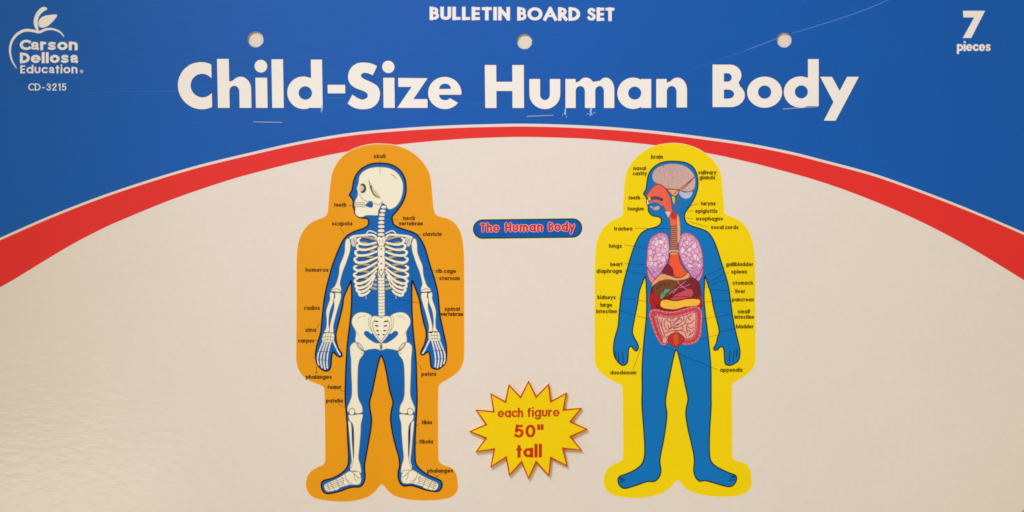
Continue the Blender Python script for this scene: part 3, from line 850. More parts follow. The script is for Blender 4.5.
for side in (0, 1):
    f_ = mir if side else (lambda l: l)
    s = Sheet(B)
    s.fill(f_(sm([(350, 238), (357.6, 237.8), (357, 243), (354.8, 247), (352.4, 246.6), (350.4, 243)], True, 3)))
    s.build('scapula', M['scap'], skel)
    s = Sheet(B + LAY)
    s.stroke(f_(sm([(350.2, 239.4), (350.6, 243), (352.8, 246.8), (355, 246.4), (357.2, 242), (357.4, 239)], False, 3)), 0.6)
    s.stroke(f_([(353.4, 239.4), (356, 245)]), 0.4)
    s.build('scapula_outline', M['dark'], skel)
    s = Sheet(B + 1.6 * LAY)
    s.stroke(f_(sm([(350.4, 237.9), (354, 236.3), (360, 235.6), (366, 235), (372, 234.8), (375.6, 236.6), (377.6, 240.4)], False, 4)), [2.0] * 17 + [1.9] * 8)
    s.build('clavicle', M['bone'], skel)
    # arm bones
    s = Sheet(B)
    s.fill(f_(sm([(346.2, 239.4), (349, 238.6), (350.8, 241), (350.6, 245.4), (350, 251), (348.2, 257), (345.8, 264), (343, 271), (341, 278), (340, 284), (341, 287.6), (341.4, 291), (338.6, 292), (334, 291.4), (331.2, 291.2), (332, 288.6), (334.8, 286.2), (337, 281), (338.9, 274),
                  (339.6, 266), (342.4, 259), (344.7, 252), (345, 245)], True, 3)))
    s.build('humerus', M['bone'], skel)
    s = Sheet(B)
    s.fill(f_(sm([(330.4, 292.4), (333.8, 293.4), (334, 297), (333, 303), (330.6, 309), (329.2, 315), (328.6, 324), (329.4, 331), (326, 332.4), (324.2, 331.4), (326.2, 328), (326.6, 320), (326.2, 312), (327.6, 306), (330, 299), (329.8, 295)], True, 3)))
    s.build('radius_bone', M['bone'], skel)
    s = Sheet(B)
    s.fill(f_(sm([(335, 292.6), (340.4, 292.8), (341, 297), (339.6, 303), (337.4, 310), (335.2, 318), (333.4, 326), (333.4, 332.4), (329.8, 332.6), (329.6, 329), (330.4, 323), (332.4, 315), (334.2, 307), (333.9, 300), (334.6, 296)], True, 3)))
    s.build('ulna_bone', M['bone'], skel)
    s = Sheet(B)
    hd = (lambda l: [(x, y - 1.2) for x, y in mir(l, 381.3)]) if side else (lambda l: l)
    s.fill(hd(sm([(324, 333.4), (329, 332.6), (333.6, 333.4), (334.2, 338), (332.6, 341.6), (327, 342.4), (322.4, 341.4), (322.6, 337)], True, 3)))
    s.stroke(hd(sm([(323.4, 341), (320.6, 348), (318.2, 354), (317.6, 360), (318.8, 365)], False, 3)), 1.25)
    s.stroke(hd(sm([(326, 341), (323.4, 348), (321.2, 355), (320.8, 361), (322, 367.6)], False, 3)), 1.3)
    s.stroke(hd(sm([(328.6, 341), (326, 348), (324.2, 355), (323.8, 362), (325, 369)], False, 3)), 1.3)
    s.stroke(hd(sm([(331, 341), (329, 348), (327.6, 355), (327, 362), (327.4, 368)], False, 3)), 1.3)
    s.stroke(hd(sm([(333, 340.6), (335.4, 346), (337.8, 351), (340, 354.6)], False, 3)), 1.4)
    s.build('hand_bones', M['bone'], skel)
    s = Sheet(BL)
    s.stroke(hd(sm([(323.4, 337.2), (328, 336.4), (333.8, 337.4)], False, 3)), 0.42)
    s.stroke(hd(sm([(323, 340.4), (328, 339.6), (333.4, 340.6)], False, 3)), 0.42)
    for xx in (325.6, 328.2, 331):
        s.stroke(hd([(xx, 333), (xx - 0.6, 341)]), 0.35)
    s.stroke(hd([(317, 351.4), (329.6, 351.8)]), 0.6)
    s.stroke(hd([(317, 359.6), (328.8, 360.4)]), 0.4)
    s.stroke(hd([(336, 349), (338, 347.6)]), 0.4)
    s.build('hand_joint_lines', M['line'], skel)
    s = Sheet(BL)
    s.stroke(f_([(331.6, 290), (336, 288.6), (341, 290.4)]), 0.5)
    s.stroke(f_([(334.6, 293), (334.8, 298)]), 0.9)
    s.stroke(f_([(331.2, 292.2), (340.6, 292.8)]), 0.45)
    s.build('elbow_joint_lines', M['line'], skel)
    # pelvis half
    s = Sheet(B)
    s.fill(f_(sm([(372.4, 317), (369.8, 314.4), (366, 312.8), (360.4, 312.2), (355.4, 314.2), (352.2, 318.6), (352, 324), (354.8, 329.4), (356, 334), (355.2, 340.6), (358.6, 345), (363, 350.6), (369, 349.5), (376, 348.8), (381.1, 350.2), (381.1, 343.6), (376, 343.1),
                  (371, 340.4), (366.6, 337), (364, 333.6), (365.4, 331.2), (368.4, 331.5), (371.6, 334), (374.6, 330), (374.4, 322)], True, 3)))
    s.build('hip_bone', M['bone'], skel)
    s = Sheet(BL)
    s.stroke(f_(sm([(369.6, 316.4), (368.4, 321), (369, 326), (371.8, 331.4)], False, 3)), 0.45)
    s.stroke(f_(sm([(357, 319), (361, 316.6), (366, 316)], False, 3)), 0.35)
    s.stroke(f_(sm([(355.2, 330), (358, 334), (360, 336)], False, 3)), 0.3)
    s.build('hip_line_work', M['fine'], skel)
    # leg bones
    s = Sheet(B)
    s.fill(f_(sm([(353.6, 342.6), (356.8, 343), (360, 347), (363.8, 351.6), (362.8, 355.4), (359.8, 359.6), (358.2, 366), (357.7, 378), (357.7, 392), (358.8, 399.6), (361.6, 405), (362.6, 410), (361.8, 413.4), (355, 413.6), (348.4, 412.6), (347.4, 408), (349.2, 403), (351.6, 396),
                  (351.8, 386), (351.2, 372), (351, 360), (350.2, 352), (350.4, 346)], True, 3)))
    s.build('femur_bone', M['bone'], skel)
    s = Sheet(BL)
    s.stroke(f_(ell(360.2, 346.8, 1.7, 5.0, 18, -38)), 0.6, closed=True)
    s.stroke(f_([(361, 353.4), (362.6, 353.2)]), 0.5)
    s.build('hip_joint_lines', M['line'], skel)
    s = Sheet(BL)
    s.stroke(f_(sm([(354.6, 412.8), (358, 413.9), (362, 412.4)], False, 3)), 0.6)
    s.build('knee_joint_line', M['line'], skel)
    s = Sheet(B + 0.6 * LAY)
    s.fill(f_(sm([(348.6, 415), (354, 414.8), (362.4, 414.2), (362.2, 419), (361, 424), (360.6, 434), (359.4, 448), (358.6, 458), (360.6, 466), (361, 473), (356, 471), (350, 470.4), (351.8, 466), (353.6, 458), (354, 444), (353.8, 430), (352.6, 424), (349.4, 420)], True, 3)))
    s.build('tibia_bone', M['bone'], skel)
    s = Sheet(B)
    s.fill(f_(sm([(348.2, 420.6), (350.6, 422), (351.6, 428), (352, 440), (353, 454), (353.4, 465), (350.8, 469.6), (350.2, 466), (351.6, 461), (350.6, 450), (349.4, 436), (348.6, 428)], True, 3)))
    s.build('fibula_bone', M['bone'], skel)
    s = Sheet(B + 2 * LAY)
    s.stroke(f_(sm([(352.6, 430), (353, 442), (353.8, 456)], False, 3)), 1.0, w1=0.5)
    s.build('shin_gap', M['navy'], skel)
    s = Sheet(B + 1.5 * LAY)
    s.fill(f_(ell(351.9, 411.6, 2.9, 3.5, 18, 10)))
    s.build('patella_bone', M['bone'], skel)
    s = Sheet(B + 2.3 * LAY)
    s.stroke(f_(ell(351.9, 411.6, 2.9, 3.5, 18, 10)), 0.6, closed=True)
    s.stroke(f_(sm([(349, 420.6), (352.6, 424.4), (353.2, 430)], False, 3)), 0.45)
    s.build('knee_line_work', M['line'], skel)
    ft = (lambda l: [(x, y - 1.2) for x, y in mir(l, 381.2)]) if side else (lambda l: l)
    s = Sheet(B + 1.3 * LAY)
    s.fill(ft(sm([(350.2, 471), (346, 473), (341, 476.4), (335, 479.6), (328.4, 482.4), (324.4, 484.8), (324.6, 488.4), (327.6, 491.6), (333.4, 490.8), (338, 489.4), (340.4, 487.4), (345.4, 486), (350.6, 484.6), (355, 484.8), (359.6, 484), (361.2, 480), (360.6, 475), (358.6, 471.4), (354.6, 471.6)], True, 3)))
    s.build('foot_bones', M['bone'], skel)
    s = Sheet(B + 2.3 * LAY)
    s.stroke(ft(sm([(350.2, 471), (354, 473.4), (357.6, 477.4), (360.6, 478)], False, 3)), 0.5)
    s.stroke(ft(sm([(354.4, 474), (354.6, 478.4), (357, 481)], False, 3)), 0.4)
    s.stroke(ft(sm([(345, 474), (346, 479), (349.6, 484.6)], False, 3)), 0.4)
    s.stroke(ft(sm([(341, 477), (344, 479), (343, 482), (345, 485.4)], False, 3)), 0.4)
    s.stroke(ft([(346, 479), (352, 483.6)]), 0.35)
    for q in range(4):
        s.stroke(ft(sm([(325 + q * 0.8, 485.6 + q * 1.5), (333, 482 + q * 1.9), (343.4, 478.4 + q * 1.9)], False, 3)), 0.38)
    s.stroke(ft([(330, 481.8), (334.8, 490)]), 0.45)
    s.stroke(ft([(327, 483.2), (330, 491)]), 0.38)
    s.stroke(ft([(336.4, 479.4), (339.6, 487.6)]), 0.38)
    s.build('foot_line_work', M['line'], skel)

s = Sheet(B + 1.4 * LAY)
s.fill(sm([(371.2, 318.4), (374, 316), (378, 316.4), (381.1, 317.6), (384.2, 316.4), (388.2, 316), (391, 318.4), (391.8, 324), (390.2, 331), (387, 336.6), (383.4, 341), (381.1, 342.8), (378.8, 341), (375.2, 336.6), (372, 331), (370.4, 324)], True, 4))
s.build('sacrum', M['bone'], skel)
s = Sheet(B + 2.6 * LAY)
for yy, dx, w_ in ((321.4, 4.8, 2.1), (325.8, 4.4, 2.0), (330.6, 3.6, 1.5), (334.6, 2.6, 1.3)):
    for sg in (-1, 1):
        s.fill(ell(381.1 + sg * dx, yy, w_, 0.75, 12, sg * -8))
s.build('sacral_openings', M['dark'], skel)
s = Sheet(B + 2.6 * LAY)
s.stroke(sm([(374.8, 319.6), (372.6, 324), (374.2, 331), (378, 337.4), (381.1, 341)], False, 3), 0.5)
s.stroke(sm(mir([(374.8, 319.6), (372.6, 324), (374.2, 331), (378, 337.4), (381.1, 341)]), False, 3), 0.5)
s.stroke([(380, 344), (380, 349.6)], 0.3)
s.stroke([(382.4, 344), (382.4, 349.6)], 0.3)
s.build('sacrum_line_work', M['line'], skel)

for t in [('skull', 373.6, 385.4, 158), ('teeth', 334, 346.2, 206.6), ('scapula', 331.9, 352.2, 225.3), ('neck', 403.1, 415, 219.8), ('vertebrae', 398.8, 423, 225.2), ('clavicle', 422.8, 441.8, 235.8), ('humerus', 305.6, 328.6, 271.6),
          ('rib cage', 436, 456, 272.8), ('sternum', 439.2, 459.8, 280), ('radius', 304.2, 320, 309.7), ('ulna', 305.4, 316.2, 331.6), ('carpus', 298, 314.4, 342.4), ('phalanges', 305.8, 331.8, 378.6), ('femur', 327.6, 341.6, 388.8), ('patella', 326, 342.8, 402.4),
          ('spinal', 444.6, 459.8, 310.6), ('vertebrae', 440.6, 463.2, 315.8), ('pelvis', 421.4, 436.4, 375.8), ('tibia', 421.6, 431.8, 424), ('fibula', 419.2, 433, 443.3), ('phalanges', 427.2, 453, 472.6)]:
    caption(*t, skel, M['cap'], tilt=-0.012 if t[1] == 427.2 else 0)
leaders([((380, 160), (380, 163)), ((348.6, 205.6), (352.6, 205.6)), ((340, 227.6), (344.4, 234.2)), ((397.6, 219.3), (392.8, 219.7)), ((420.6, 234.6), (417, 234.4)), ((319.6, 324), (316.8, 328)), ((315.4, 340.4), (319, 340.2)), ((316.6, 364.6), (316.4, 373)),
             ((340, 390), (345, 391.6)), ((337.6, 404), (344.8, 407)), ((420, 423.2), (416.4, 426)), ((417.6, 442), (415.4, 443.4)), ((421.8, 370.2), (417.6, 362.4)), ((433, 473.8), (438, 477)), ((441.4, 473.6), (436, 476.6)), ((413, 302), (419.6, 303)), ((329.6, 269.5), (331.4, 269.2)), ((431, 269.8), (434.4, 270.6)), ((434, 277), (437, 277.4))], 0.5, 3 * LAY, M['lead'], skel)
Sheet(3.3 * LAY).fill(ell(316.4, 372.6, 0.9, 0.9, 10)).build('leader_dot', M['lead'], skel)
leaders([((380, 163.4), (380, 167)), ((387, 296), (411.6, 302)), ((420, 303.2), (424, 304)), ((421, 268), (430.6, 269.8)), ((413, 262), (420, 264)), ((426, 275.6), (433, 276.6)), ((332, 269), (338, 268.6))], 0.45, 3.3 * LAY, M['leadb'], skel)

# ---- organ figure
s = Sheet(1.5 * LAY + 2 * EPS)
bo = sm([(673.6 + (x - 673.6) * (1.022 if y < 212 else 1.0) - 0.45, y) for x, y in org_board])
s.fill(bo)
org = part(s.build('organ_figure', M['yellow'], None, 'figure with internal organs on a yellow cut-out shape'), pkg)
Sheet(2.2 * LAY).stroke(bo, 0.6, closed=True).build('cutout_edge', M['haloy'], org)
bd = sm(org_body, True, 3)
Sheet(2.6 * LAY).fill(bd).build('body_silhouette', M['body'], org)
s = Sheet(3.4 * LAY)
s.stroke(bd, 1.2, closed=True)
for l in ([(615.6, 351), (616, 357)], [(618.4, 351.4), (619, 362)], [(622.4, 351.6), (623.4, 363)], [(730, 351), (729.6, 362)], [(734.4, 351), (733, 361)], [(737, 349), (736.4, 357)],
          [(619.6, 479.6), (624, 480)], [(620, 482), (624.6, 481)], [(619.6, 477.6), (624, 479)], [(730, 478), (734.6, 477)], [(729.4, 480.4), (735, 479.6)], [(731, 476), (735, 476.4)]):
    s.stroke(l, 0.75)
s.build('body_outline', M['green'], org)


def organ(name, polys, mat, lay, out=None, ow=0.6, smooth=True, label=None):
    s = Sheet(lay * LAY)
    o2 = Sheet((lay + 0.35) * LAY)
    for p in polys:
        q = sm(p, True, 4) if smooth else p
        s.fill(q)
        if out:
            o2.stroke(q, ow, closed=True)
    r = s.build(name, M[mat], org, label)
    if out:
        o2.build(name + '_outline', M[out], org)
    return r


organ('brain', [[(652.4, 177), (654, 171), (660, 166.4), (668, 164.3), (678, 164.3), (687, 167.4), (693, 173.6), (695.2, 181), (694, 188.6), (691, 191.6), (683, 190.8), (677, 189.2), (671.6, 188.8), (666, 188.2), (660.6, 184.6), (654.6, 181.8)]], 'brain', 4)
organ('brain_stem', [[(667.6, 189.4), (678.4, 190), (678, 193.6), (674.6, 196.2), (670.4, 193.4)]], 'tan', 4.6, 'dark', 0.7)
organ('cerebellum', [[(678.8, 190.6), (684, 192.4), (691.8, 191.6), (691.6, 195.2), (688.4, 198.2), (684, 198.4), (680, 195.2)]], 'cereb', 4.6)
organ('neck_nerves', [[(676.4, 197), (681, 197.4), (680.6, 202), (678.8, 207), (677.6, 211.6), (676.4, 210), (677.2, 203)]], 'steel', 4)
organ('neck_gland', [[(671.8, 196), (674.4, 196.6), (675.2, 200.4), (674, 204.4), (672.4, 201)]], 'lime', 4, 'dark', 0.4)
organ('nasal_passage', [[(646.6, 195.6), (649.8, 190.8), (653.4, 186.4), (657.4, 184.5), (661.4, 185), (665.4, 188.4), (668.4, 193.4), (670.8, 199), (671.6, 205), (672.6, 210.6), (676.2, 213.4), (678, 220), (679.2, 230), (679.2, 240), (670.8, 240), (670.4, 228), (669.4, 219.6), (666.6, 213), (664, 207.4), (661, 203), (656, 200.8), (648, 200.8)]], 'coral', 4.2, 'dark', 0.55)
s = Sheet(5 * LAY)
s.stroke(sm([(647.8, 198.6), (652, 198.2), (657, 198), (661.6, 199.6)], False, 3), 3.0)
s.build('palate', M['dark'], org)
s = Sheet(5.4 * LAY)
s.stroke(sm([(651, 198.3), (656, 198), (660.6, 199.4)], False, 3), 1.0)
s.build('palate_core', M['steel'], org)
organ('lip_gland', [[(648, 196.8), (650.4, 197.4), (650.2, 200), (648.4, 200.2)]], 'lime', 5.6)
s = Sheet(5 * LAY)
s.stroke(sm([(648.8, 202.8), (654, 201.2), (658.6, 202), (662, 205)], False, 3), 1.5)
s.build('mouth_roof', M['coral'], org)
organ('teeth', [[(646.9, 199.6), (647.9, 200), (648.4, 204.4), (647, 204.2)]], 'white', 5.6, smooth=False)
organ('tongue', [[(652.8, 208.2), (655.4, 207), (658.8, 206.2), (659.2, 208.6), (656.6, 210), (654, 209.6)], [(650.2, 206.6), (652.4, 206.4), (652.2, 207.8), (650.6, 207.6)]], 'tan', 4)
organ('epiglottis', [[(665, 211.6), (670.8, 211.8), (669.6, 215), (668, 218), (666.6, 214.6)]], 'pillwhite', 5, 'dark', 0.4)
organ('vocal_cords', [[(673.6, 211), (676, 213.6), (676.6, 217.6), (674, 219), (671.2, 217.6), (671.4, 213.6)]], 'bladder', 5, 'trach', 0.65)
organ('esophagus', [[(677, 214), (679.2, 218), (680.2, 228), (680, 240), (676.6, 244), (677.2, 232), (676.8, 222)]], 'tan', 4.8, 'trach', 0.5)
organ('trachea', [[(670.6, 226), (677.2, 226), (677.6, 250), (670.4, 250)]], 'trach', 5, smooth=False)
s = Sheet(5.5 * LAY)
for k in range(11):
    s.stroke([(671, 227.4 + k * 2.05), (676.8, 227.4 + k * 2.05)], 0.6)
s.fill(sm([(670, 250), (677.8, 250), (678.4, 253.4), (674, 254.4), (669.6, 253.4)], True, 3))
s.build('trachea_rings', M['ring'], org)
L1 = [(667.4, 235.6), (663, 232.8), (657, 233.6), (651, 238), (648, 245), (646.8, 255), (646.4, 265), (647.6, 274), (650.4, 281), (652.8, 283.4), (656, 278.4), (660, 274), (664, 268), (667.6, 261.6), (669.2, 255), (669.5, 245)]
R1 = [(678.9, 242), (680.4, 235.6), (685, 232.7), (691, 233.7), (697, 239), (701, 247), (703, 258), (703, 268), (701.5, 275), (699.4, 280.6), (696, 280.4), (692, 277), (687.4, 270), (682.4, 263), (679.4, 255), (678.4, 248)]
organ('lung', [L1], 'lungp', 4, 'maroon', 0.6)
organ('lung', [R1], 'lungp', 4, 'maroon', 0.6)
for nm, l in (('l', L1), ('r', R1)):
    cx_, cy_ = sum(p[0] for p in l) / len(l), 252
    organ('lung_tissue', [[(cx_ + (x - cx_) * 0.86, min(267, cy_ + (y - cy_) * 0.82)) for x, y in l]], 'lung', 4.6)
organ('lung_lobe', [[(646.8, 267.6), (648.4, 270), (652, 275.6), (655.6, 279.8), (652.8, 283.4), (649.8, 281), (647.4, 274)]], 'pink', 4.9, 'spleen', 0.7)
organ('lung_lobe', [[(702.9, 267), (703.2, 270), (701.8, 276), (699.2, 281), (695.6, 279.4), (699.6, 274.4)]], 'pink', 4.9, 'spleen', 0.7)
organ('torso_backing', [[(652, 287), (662, 280), (690, 277.6), (698, 281), (701, 290), (701.4, 300), (701.6, 308), (690, 312), (660, 312), (651.6, 308), (650, 298)]], 'spleen', 4.4, 'spleen', 0.7)
organ('heart_chamber', [[(666.8, 264.6), (671, 266.4), (673.4, 272), (672.8, 275.6), (668, 275.2), (662.4, 271.8)]], 'maroon', 5.2, 'dark', 0.7)
organ('heart', [[(670.4, 252.6), (677.8, 252.8), (679.2, 258), (680.4, 262.4), (683.6, 268), (686.8, 272.8), (684.4, 275.6), (680.4, 277.6), (676, 277), (673.4, 274), (672.4, 268.6), (669, 264.6), (668.8, 261), (670, 257)]], 'heart', 5.6, 'spleen', 0.7)
organ('liver', [[(652.6, 290), (655, 285), (660, 281), (668, 279.6), (676, 280.6), (685, 279.6), (690.4, 277.8), (691, 281), (687, 286), (680, 289.4), (673, 292.6), (668, 296.6), (662, 297.6), (656, 294.8)]], 'liver', 5.2, 'dark', 0.7)
organ('diaphragm', [[(652, 286.4), (652.6, 282.2), (657, 277.6), (661, 273.8), (666, 274.4), (671, 276), (676, 278), (682, 277.2), (686, 274.4), (688, 272.4), (690, 276.4), (686, 279.4), (680, 281), (672, 280.2), (664, 280), (657.6, 282.4)]], 'tan', 5.5, 'trach', 0.65)
organ('spleen', [[(684, 281), (690.6, 278), (697, 280.6), (700, 287), (700.8, 294), (700, 300.6), (694.6, 300.4), (692.4, 293), (687.4, 288.8), (680, 289.8), (673.6, 293), (677, 285.6)]], 'maroon', 5.6, 'dark', 0.6)
organ('stomach', [[(671.6, 297.6), (675, 294.4), (682, 291.2), (689.6, 288.4), (693.4, 291.4), (691.8, 297), (685, 298.6), (676, 300), (670, 299.4)]], 'stom', 6, 'dark', 0.65)
organ('gallbladder', [[(660, 297.6), (661.6, 292.6), (665.4, 288.8), (668.6, 289), (670.8, 288.6), (669, 292), (666.4, 292.8), (664, 297), (661.6, 299.4)]], 'gall', 6, 'dark', 0.4)
organ('kidney', [[(653.6, 293), (657, 294.6), (660.4, 298.6), (659.6, 302), (656.4, 305.4), (655, 309), (651.4, 307), (649, 301.6), (649.6, 296)]], 'kidney', 5.8)
organ('kidney', [[(698, 296.6), (701.2, 296), (702.4, 301.6), (700.6, 307), (697.4, 306), (698.6, 301)]], 'kidney', 5.8)
organ('pancreas', [[(660.6, 302), (662.6, 300), (667, 299.6), (672, 300.6), (678, 300.6), (685, 299.2), (693, 298.6), (699.6, 299.6), (700, 303), (698, 305.4), (691, 306.4), (684, 307.2), (676, 309.4), (668, 309.2), (662.4, 307.8), (660, 305.2)]], 'panc', 6.2, 'spleen', 0.6)
organ('small_intestine', [[(655, 314), (665, 316.6), (678, 316), (690, 312.6), (696, 313), (695.4, 325), (694.4, 336), (688, 340), (682, 341), (668, 342.6), (663, 341), (659, 328)]], 'gut', 5)
cl = sm([(663.6, 342.4), (659.8, 337), (656.4, 329), (653.6, 320), (652.2, 313.6), (656.4, 312.2), (664, 314.2), (673, 314.6), (682, 312.6), (690, 310.2), (696.6, 309.4), (699, 314), (698.6, 324), (697.8, 333), (695.4, 338.8), (690, 341.4), (684.4, 341.8)], False, 4)
for lay, w_, mt, nm in ((5.3, 6.9, 'maroon', 'colon_outline'), (5.7, 6.0, 'colonp', 'colon_edge'), (6.1, 4.0, 'colon', 'large_intestine')):
    Sheet(lay * LAY).stroke(cl, w_).build(nm, M[mt], org)
s = Sheet(6.7 * LAY)
s.stroke(cl, 0.5)
for i in range(2, len(cl) - 2, 2):
    a, b = cl[i - 1], cl[i + 1]
    dx, dy = b[0] - a[0], b[1] - a[1]
    L = math.hypot(dx, dy)
    nx, ny = -dy / L, dx / L
    for sg in (-1, 1):
        s.stroke([(cl[i][0] + nx * sg * 1.5, cl[i][1] + ny * sg * 1.5), (cl[i][0] + nx * sg * 3.1, cl[i][1] + ny * sg * 3.1)], 0.4)
s.build('colon_line_work', M['maroon'], org)
s = Sheet(5.25 * LAY)
for l in ([(667, 317.5), (668, 321), (673, 321.8), (677, 319.6), (680, 317)], [(672, 325), (676, 322), (680, 318.6), (682, 321), (678, 325), (673, 328.4)], [(666, 319), (664, 324), (667, 330), (671, 327), (670.4, 322.4)],
          [(659.4, 319), (660.4, 324), (663, 330), (664.6, 336)], [(674, 328.4), (680, 326.6), (685, 323.4), (686.2, 318)], [(686, 323.4), (690.4, 323.4), (694, 320)], [(687, 326), (690.4, 328.6), (694, 327)],
          [(687, 330), (690.6, 332), (688.6, 336)], [(665, 333.6), (670, 331.4), (677, 330.4), (684, 331.6), (686.4, 337)], [(662.4, 319), (661.6, 325), (663.4, 331)], [(683.6, 316), (684, 321.4)], [(691.6, 315), (688, 318), (691, 320)],
          [(688, 323.6), (686.4, 328), (687.6, 333)], [(657.4, 317), (659, 326), (661.6, 334)], [(668, 325), (669.6, 329), (675, 325), (679, 324)], [(674, 333), (676, 331), (679, 333)], [(689.6, 335), (692.4, 333), (693.6, 330)],
          [(681.4, 325.4), (683, 328.6), (680, 330.4)], [(661, 336), (664.4, 338.4), (668, 336)], [(670, 317), (671.4, 319.4), (675, 317.4)], [(686.6, 314.6), (688.4, 317), (691.4, 315.4)]):
    s.stroke(sm(l, False, 4), 0.7)
s.build('intestine_fold_lines', M['gutline'], org)
organ('bladder', [[(667.6, 340), (669.4, 335.6), (673, 333.3), (677, 332.9), (681, 334.6), (684.6, 338.8), (682, 342.6), (678.6, 345.6), (675.8, 347.6), (672, 345.4), (669, 343)]], 'bladder', 7.0, 'spleen', 0.7)
organ('bladder_band', [[(674, 334.4), (677.6, 334.4), (678.4, 340), (676.4, 345.6), (674.6, 344), (673.4, 339)]], 'blad2', 7.5)
organ('appendix', [[(662.6, 338.6), (665.4, 337), (667, 341), (665, 343.2), (662.8, 342.6)]], 'gut', 7.0, 'gutline', 0.4)
s = Sheet(6.8 * LAY)
for l in ([(677, 280.6), (679.4, 284), (683, 287), (686.6, 289.6)], [(686, 281), (681, 285), (677, 288.6), (673, 293.4)], [(676, 289), (672, 291.6), (669.6, 294)], [(690, 284), (685, 286.4), (680, 287.6)]):
    s.stroke(sm(l, False, 3), 0.5)
s.build('liver_ducts', M['pink'], org)
s = Sheet(6.8 * LAY)
for l in ([(692, 279.6), (689, 285), (693.6, 290), (697.6, 297)], [(696.6, 283), (698, 290), (697, 299)], [(664, 290), (663, 294)], [(656, 289), (662, 284.4), (670, 284)], [(651, 298), (654, 301), (655, 306)], [(672, 297.4), (682, 296.4), (691, 297.6)]):
    s.stroke(sm(l, False, 3), 0.6)
s.build('organ_line_work', M['dark'], org)
s = Sheet(6.3 * LAY)
s.stroke(sm([(668, 189), (673, 189), (678.6, 189.8), (684, 192), (690, 191.6), (693.6, 189.6)], False, 3), 0.75)
s.stroke(sm([(653.6, 184.6), (658, 184.2), (663, 186.4), (668, 189.6)], False, 3), 0.7)
for q in ((678, 190.6), (681, 190), (683.4, 189.6), (673.6, 194)):
    s.stroke([(694.8, 176.6), q], 0.5)
s.stroke([(662.8, 165.2), (663.6, 167.6)], 0.5)
s.stroke([(676.4, 204), (672.6, 207)], 0.5)
s.stroke([(667, 204), (670, 201)], 0.4)
s.build('head_line_work', M['trach'], org)

for t in [('brain', 650.9, 663, 158.6), ('nasal', 633.3, 646, 170), ('cavity', 632.7, 646.8, 175.2), ('teeth', 628.5, 640, 199.4), ('tongue', 627.3, 643.8, 210.4), ('salivary', 698.2, 716.4, 174.2), ('glands', 699.4, 715.2, 179.2), ('larynx', 701, 715.6, 205.2),
          ('epiglottis', 695.2, 717.6, 212.8), ('esophagus', 696, 722.8, 220.4), ('vocal cords', 710.8, 738.6, 229), ('trachea', 613.9, 632.2, 230.4), ('lungs', 609, 622, 247.6), ('heart', 610.3, 622.5, 266), ('diaphragm', 596.4, 622.2, 272.8), ('kidneys', 597.4, 615.8, 299),
          ('large', 600.2, 612.2, 306.6), ('intestine', 596.2, 617, 313), ('duodenum', 610.2, 636.2, 374.3), ('appendix', 720, 742.6, 371.6), ('gallbladder', 726, 753.3, 266), ('spleen', 731.2, 747, 273.4), ('stomach', 732.6, 753, 284.6), ('liver', 735.2, 745.3, 293),
          ('pancreas', 732, 754, 301.2), ('small', 737.6, 750, 313.2), ('intestine', 734.4, 754, 318.6), ('bladder', 736, 753.6, 328.2)]:
    caption(*t, org, M['capy'])
leaders([((659.4, 159.8), (660, 161.2)), ((641.4, 198), (645, 198.8)), ((634.6, 228.4), (645, 228.4)), ((624.2, 245), (631, 246)), ((624.6, 263.6), (627, 263.6)), ((624.2, 270.8), (626, 271)), ((618.2, 298.4), (620.4, 298.4)), ((618, 310), (619, 310.4)),
             ((633, 369), (641, 348)), ((717.4, 369.4), (711.6, 367.4)), ((723.8, 267), (724.6, 266.8)), ((699, 203.6), (694, 204.6)), ((693.8, 211), (688, 211.4)), ((693.4, 218.6), (686, 218)), ((708, 227), (689, 221.6)), ((696.6, 177), (697.4, 177)),
             ((728.6, 272.6), (726.6, 273.4)), ((730.8, 291.6), (732.8, 291.6)), ((636, 299.6), (646, 301.6)), ((637, 316), (645, 318)), ((704.6, 287), (708, 287)), ((704.6, 302), (711.6, 301.6)), ((706, 318.6), (715, 316.4)), ((709, 337), (717.6, 335))], 0.5, 3 * LAY, M['leady'], org)
leaders([((645, 228.4), (670, 228.8)), ((631.6, 246), (646.4, 248.6)), ((627.4, 263.8), (647, 264.4)), ((626, 271), (647, 275)), ((620.6, 298.6), (636, 299.6)), ((619.6, 310.6), (634, 315)), ((662, 346), (673, 350)), ((679, 354), (710.6, 366.6)),
             ((722.6, 267.6), (704.6, 276.6)), ((724, 273.6), (707, 283.4)), ((727, 279.4), (711, 284.6)), ((728, 290.8), (709, 289.4)), ((730, 300.6), (712, 301.6)), ((732, 314), (717, 317)), ((735, 328), (720, 332)), ((694, 204.8), (686, 207.6)), ((686, 211.6), (680, 212.6)),
             ((645.6, 318), (652, 319)), ((704.6, 318.6), (700, 319.6)), ((708, 337), (699, 340))], 0.5, 3.5 * LAY, M['leadb'], org)

# ------------------------------------------------------------------ scratches and scuffs in the printed face
s = Sheet(1.8 * LAY)
s.stroke(sm([(892, -2), (872, 7), (846, 16.6), (812, 27.4), (792, 33)], False, 4), 0.75, w1=0.6)
s.stroke(sm([(777, 38.4), (760, 45), (744, 51)], False, 4), 0.8, w1=0.5)
part(s.build('scratch', M['scratch'], None, 'pale scratch running across the right hang hole'), pkg)
s = Sheet(1.8 * LAY)
s.stroke(sm([(744, 51), (720, 59.6), (700, 67)], False, 4), 0.6, w1=0.3)
s.stroke(sm([(700, 67), (684, 74), (672, 78)], False, 4), 0.4, w1=0.3)
s.stroke([(88, 92.6), (120, 91.6), (176, 91.2)], 0.45)
s.stroke([(229.4, 93.2), (255, 94)], 0.5)
s.stroke([(323, 97.2), (346, 98)], 0.5)
s.stroke([(378, 99.4), (396, 100)], 0.5)
s.stroke([(460, 102.8), (484, 103.8)], 0.6)
s.stroke([(804, -2), (804.4, 3)], 0.5)
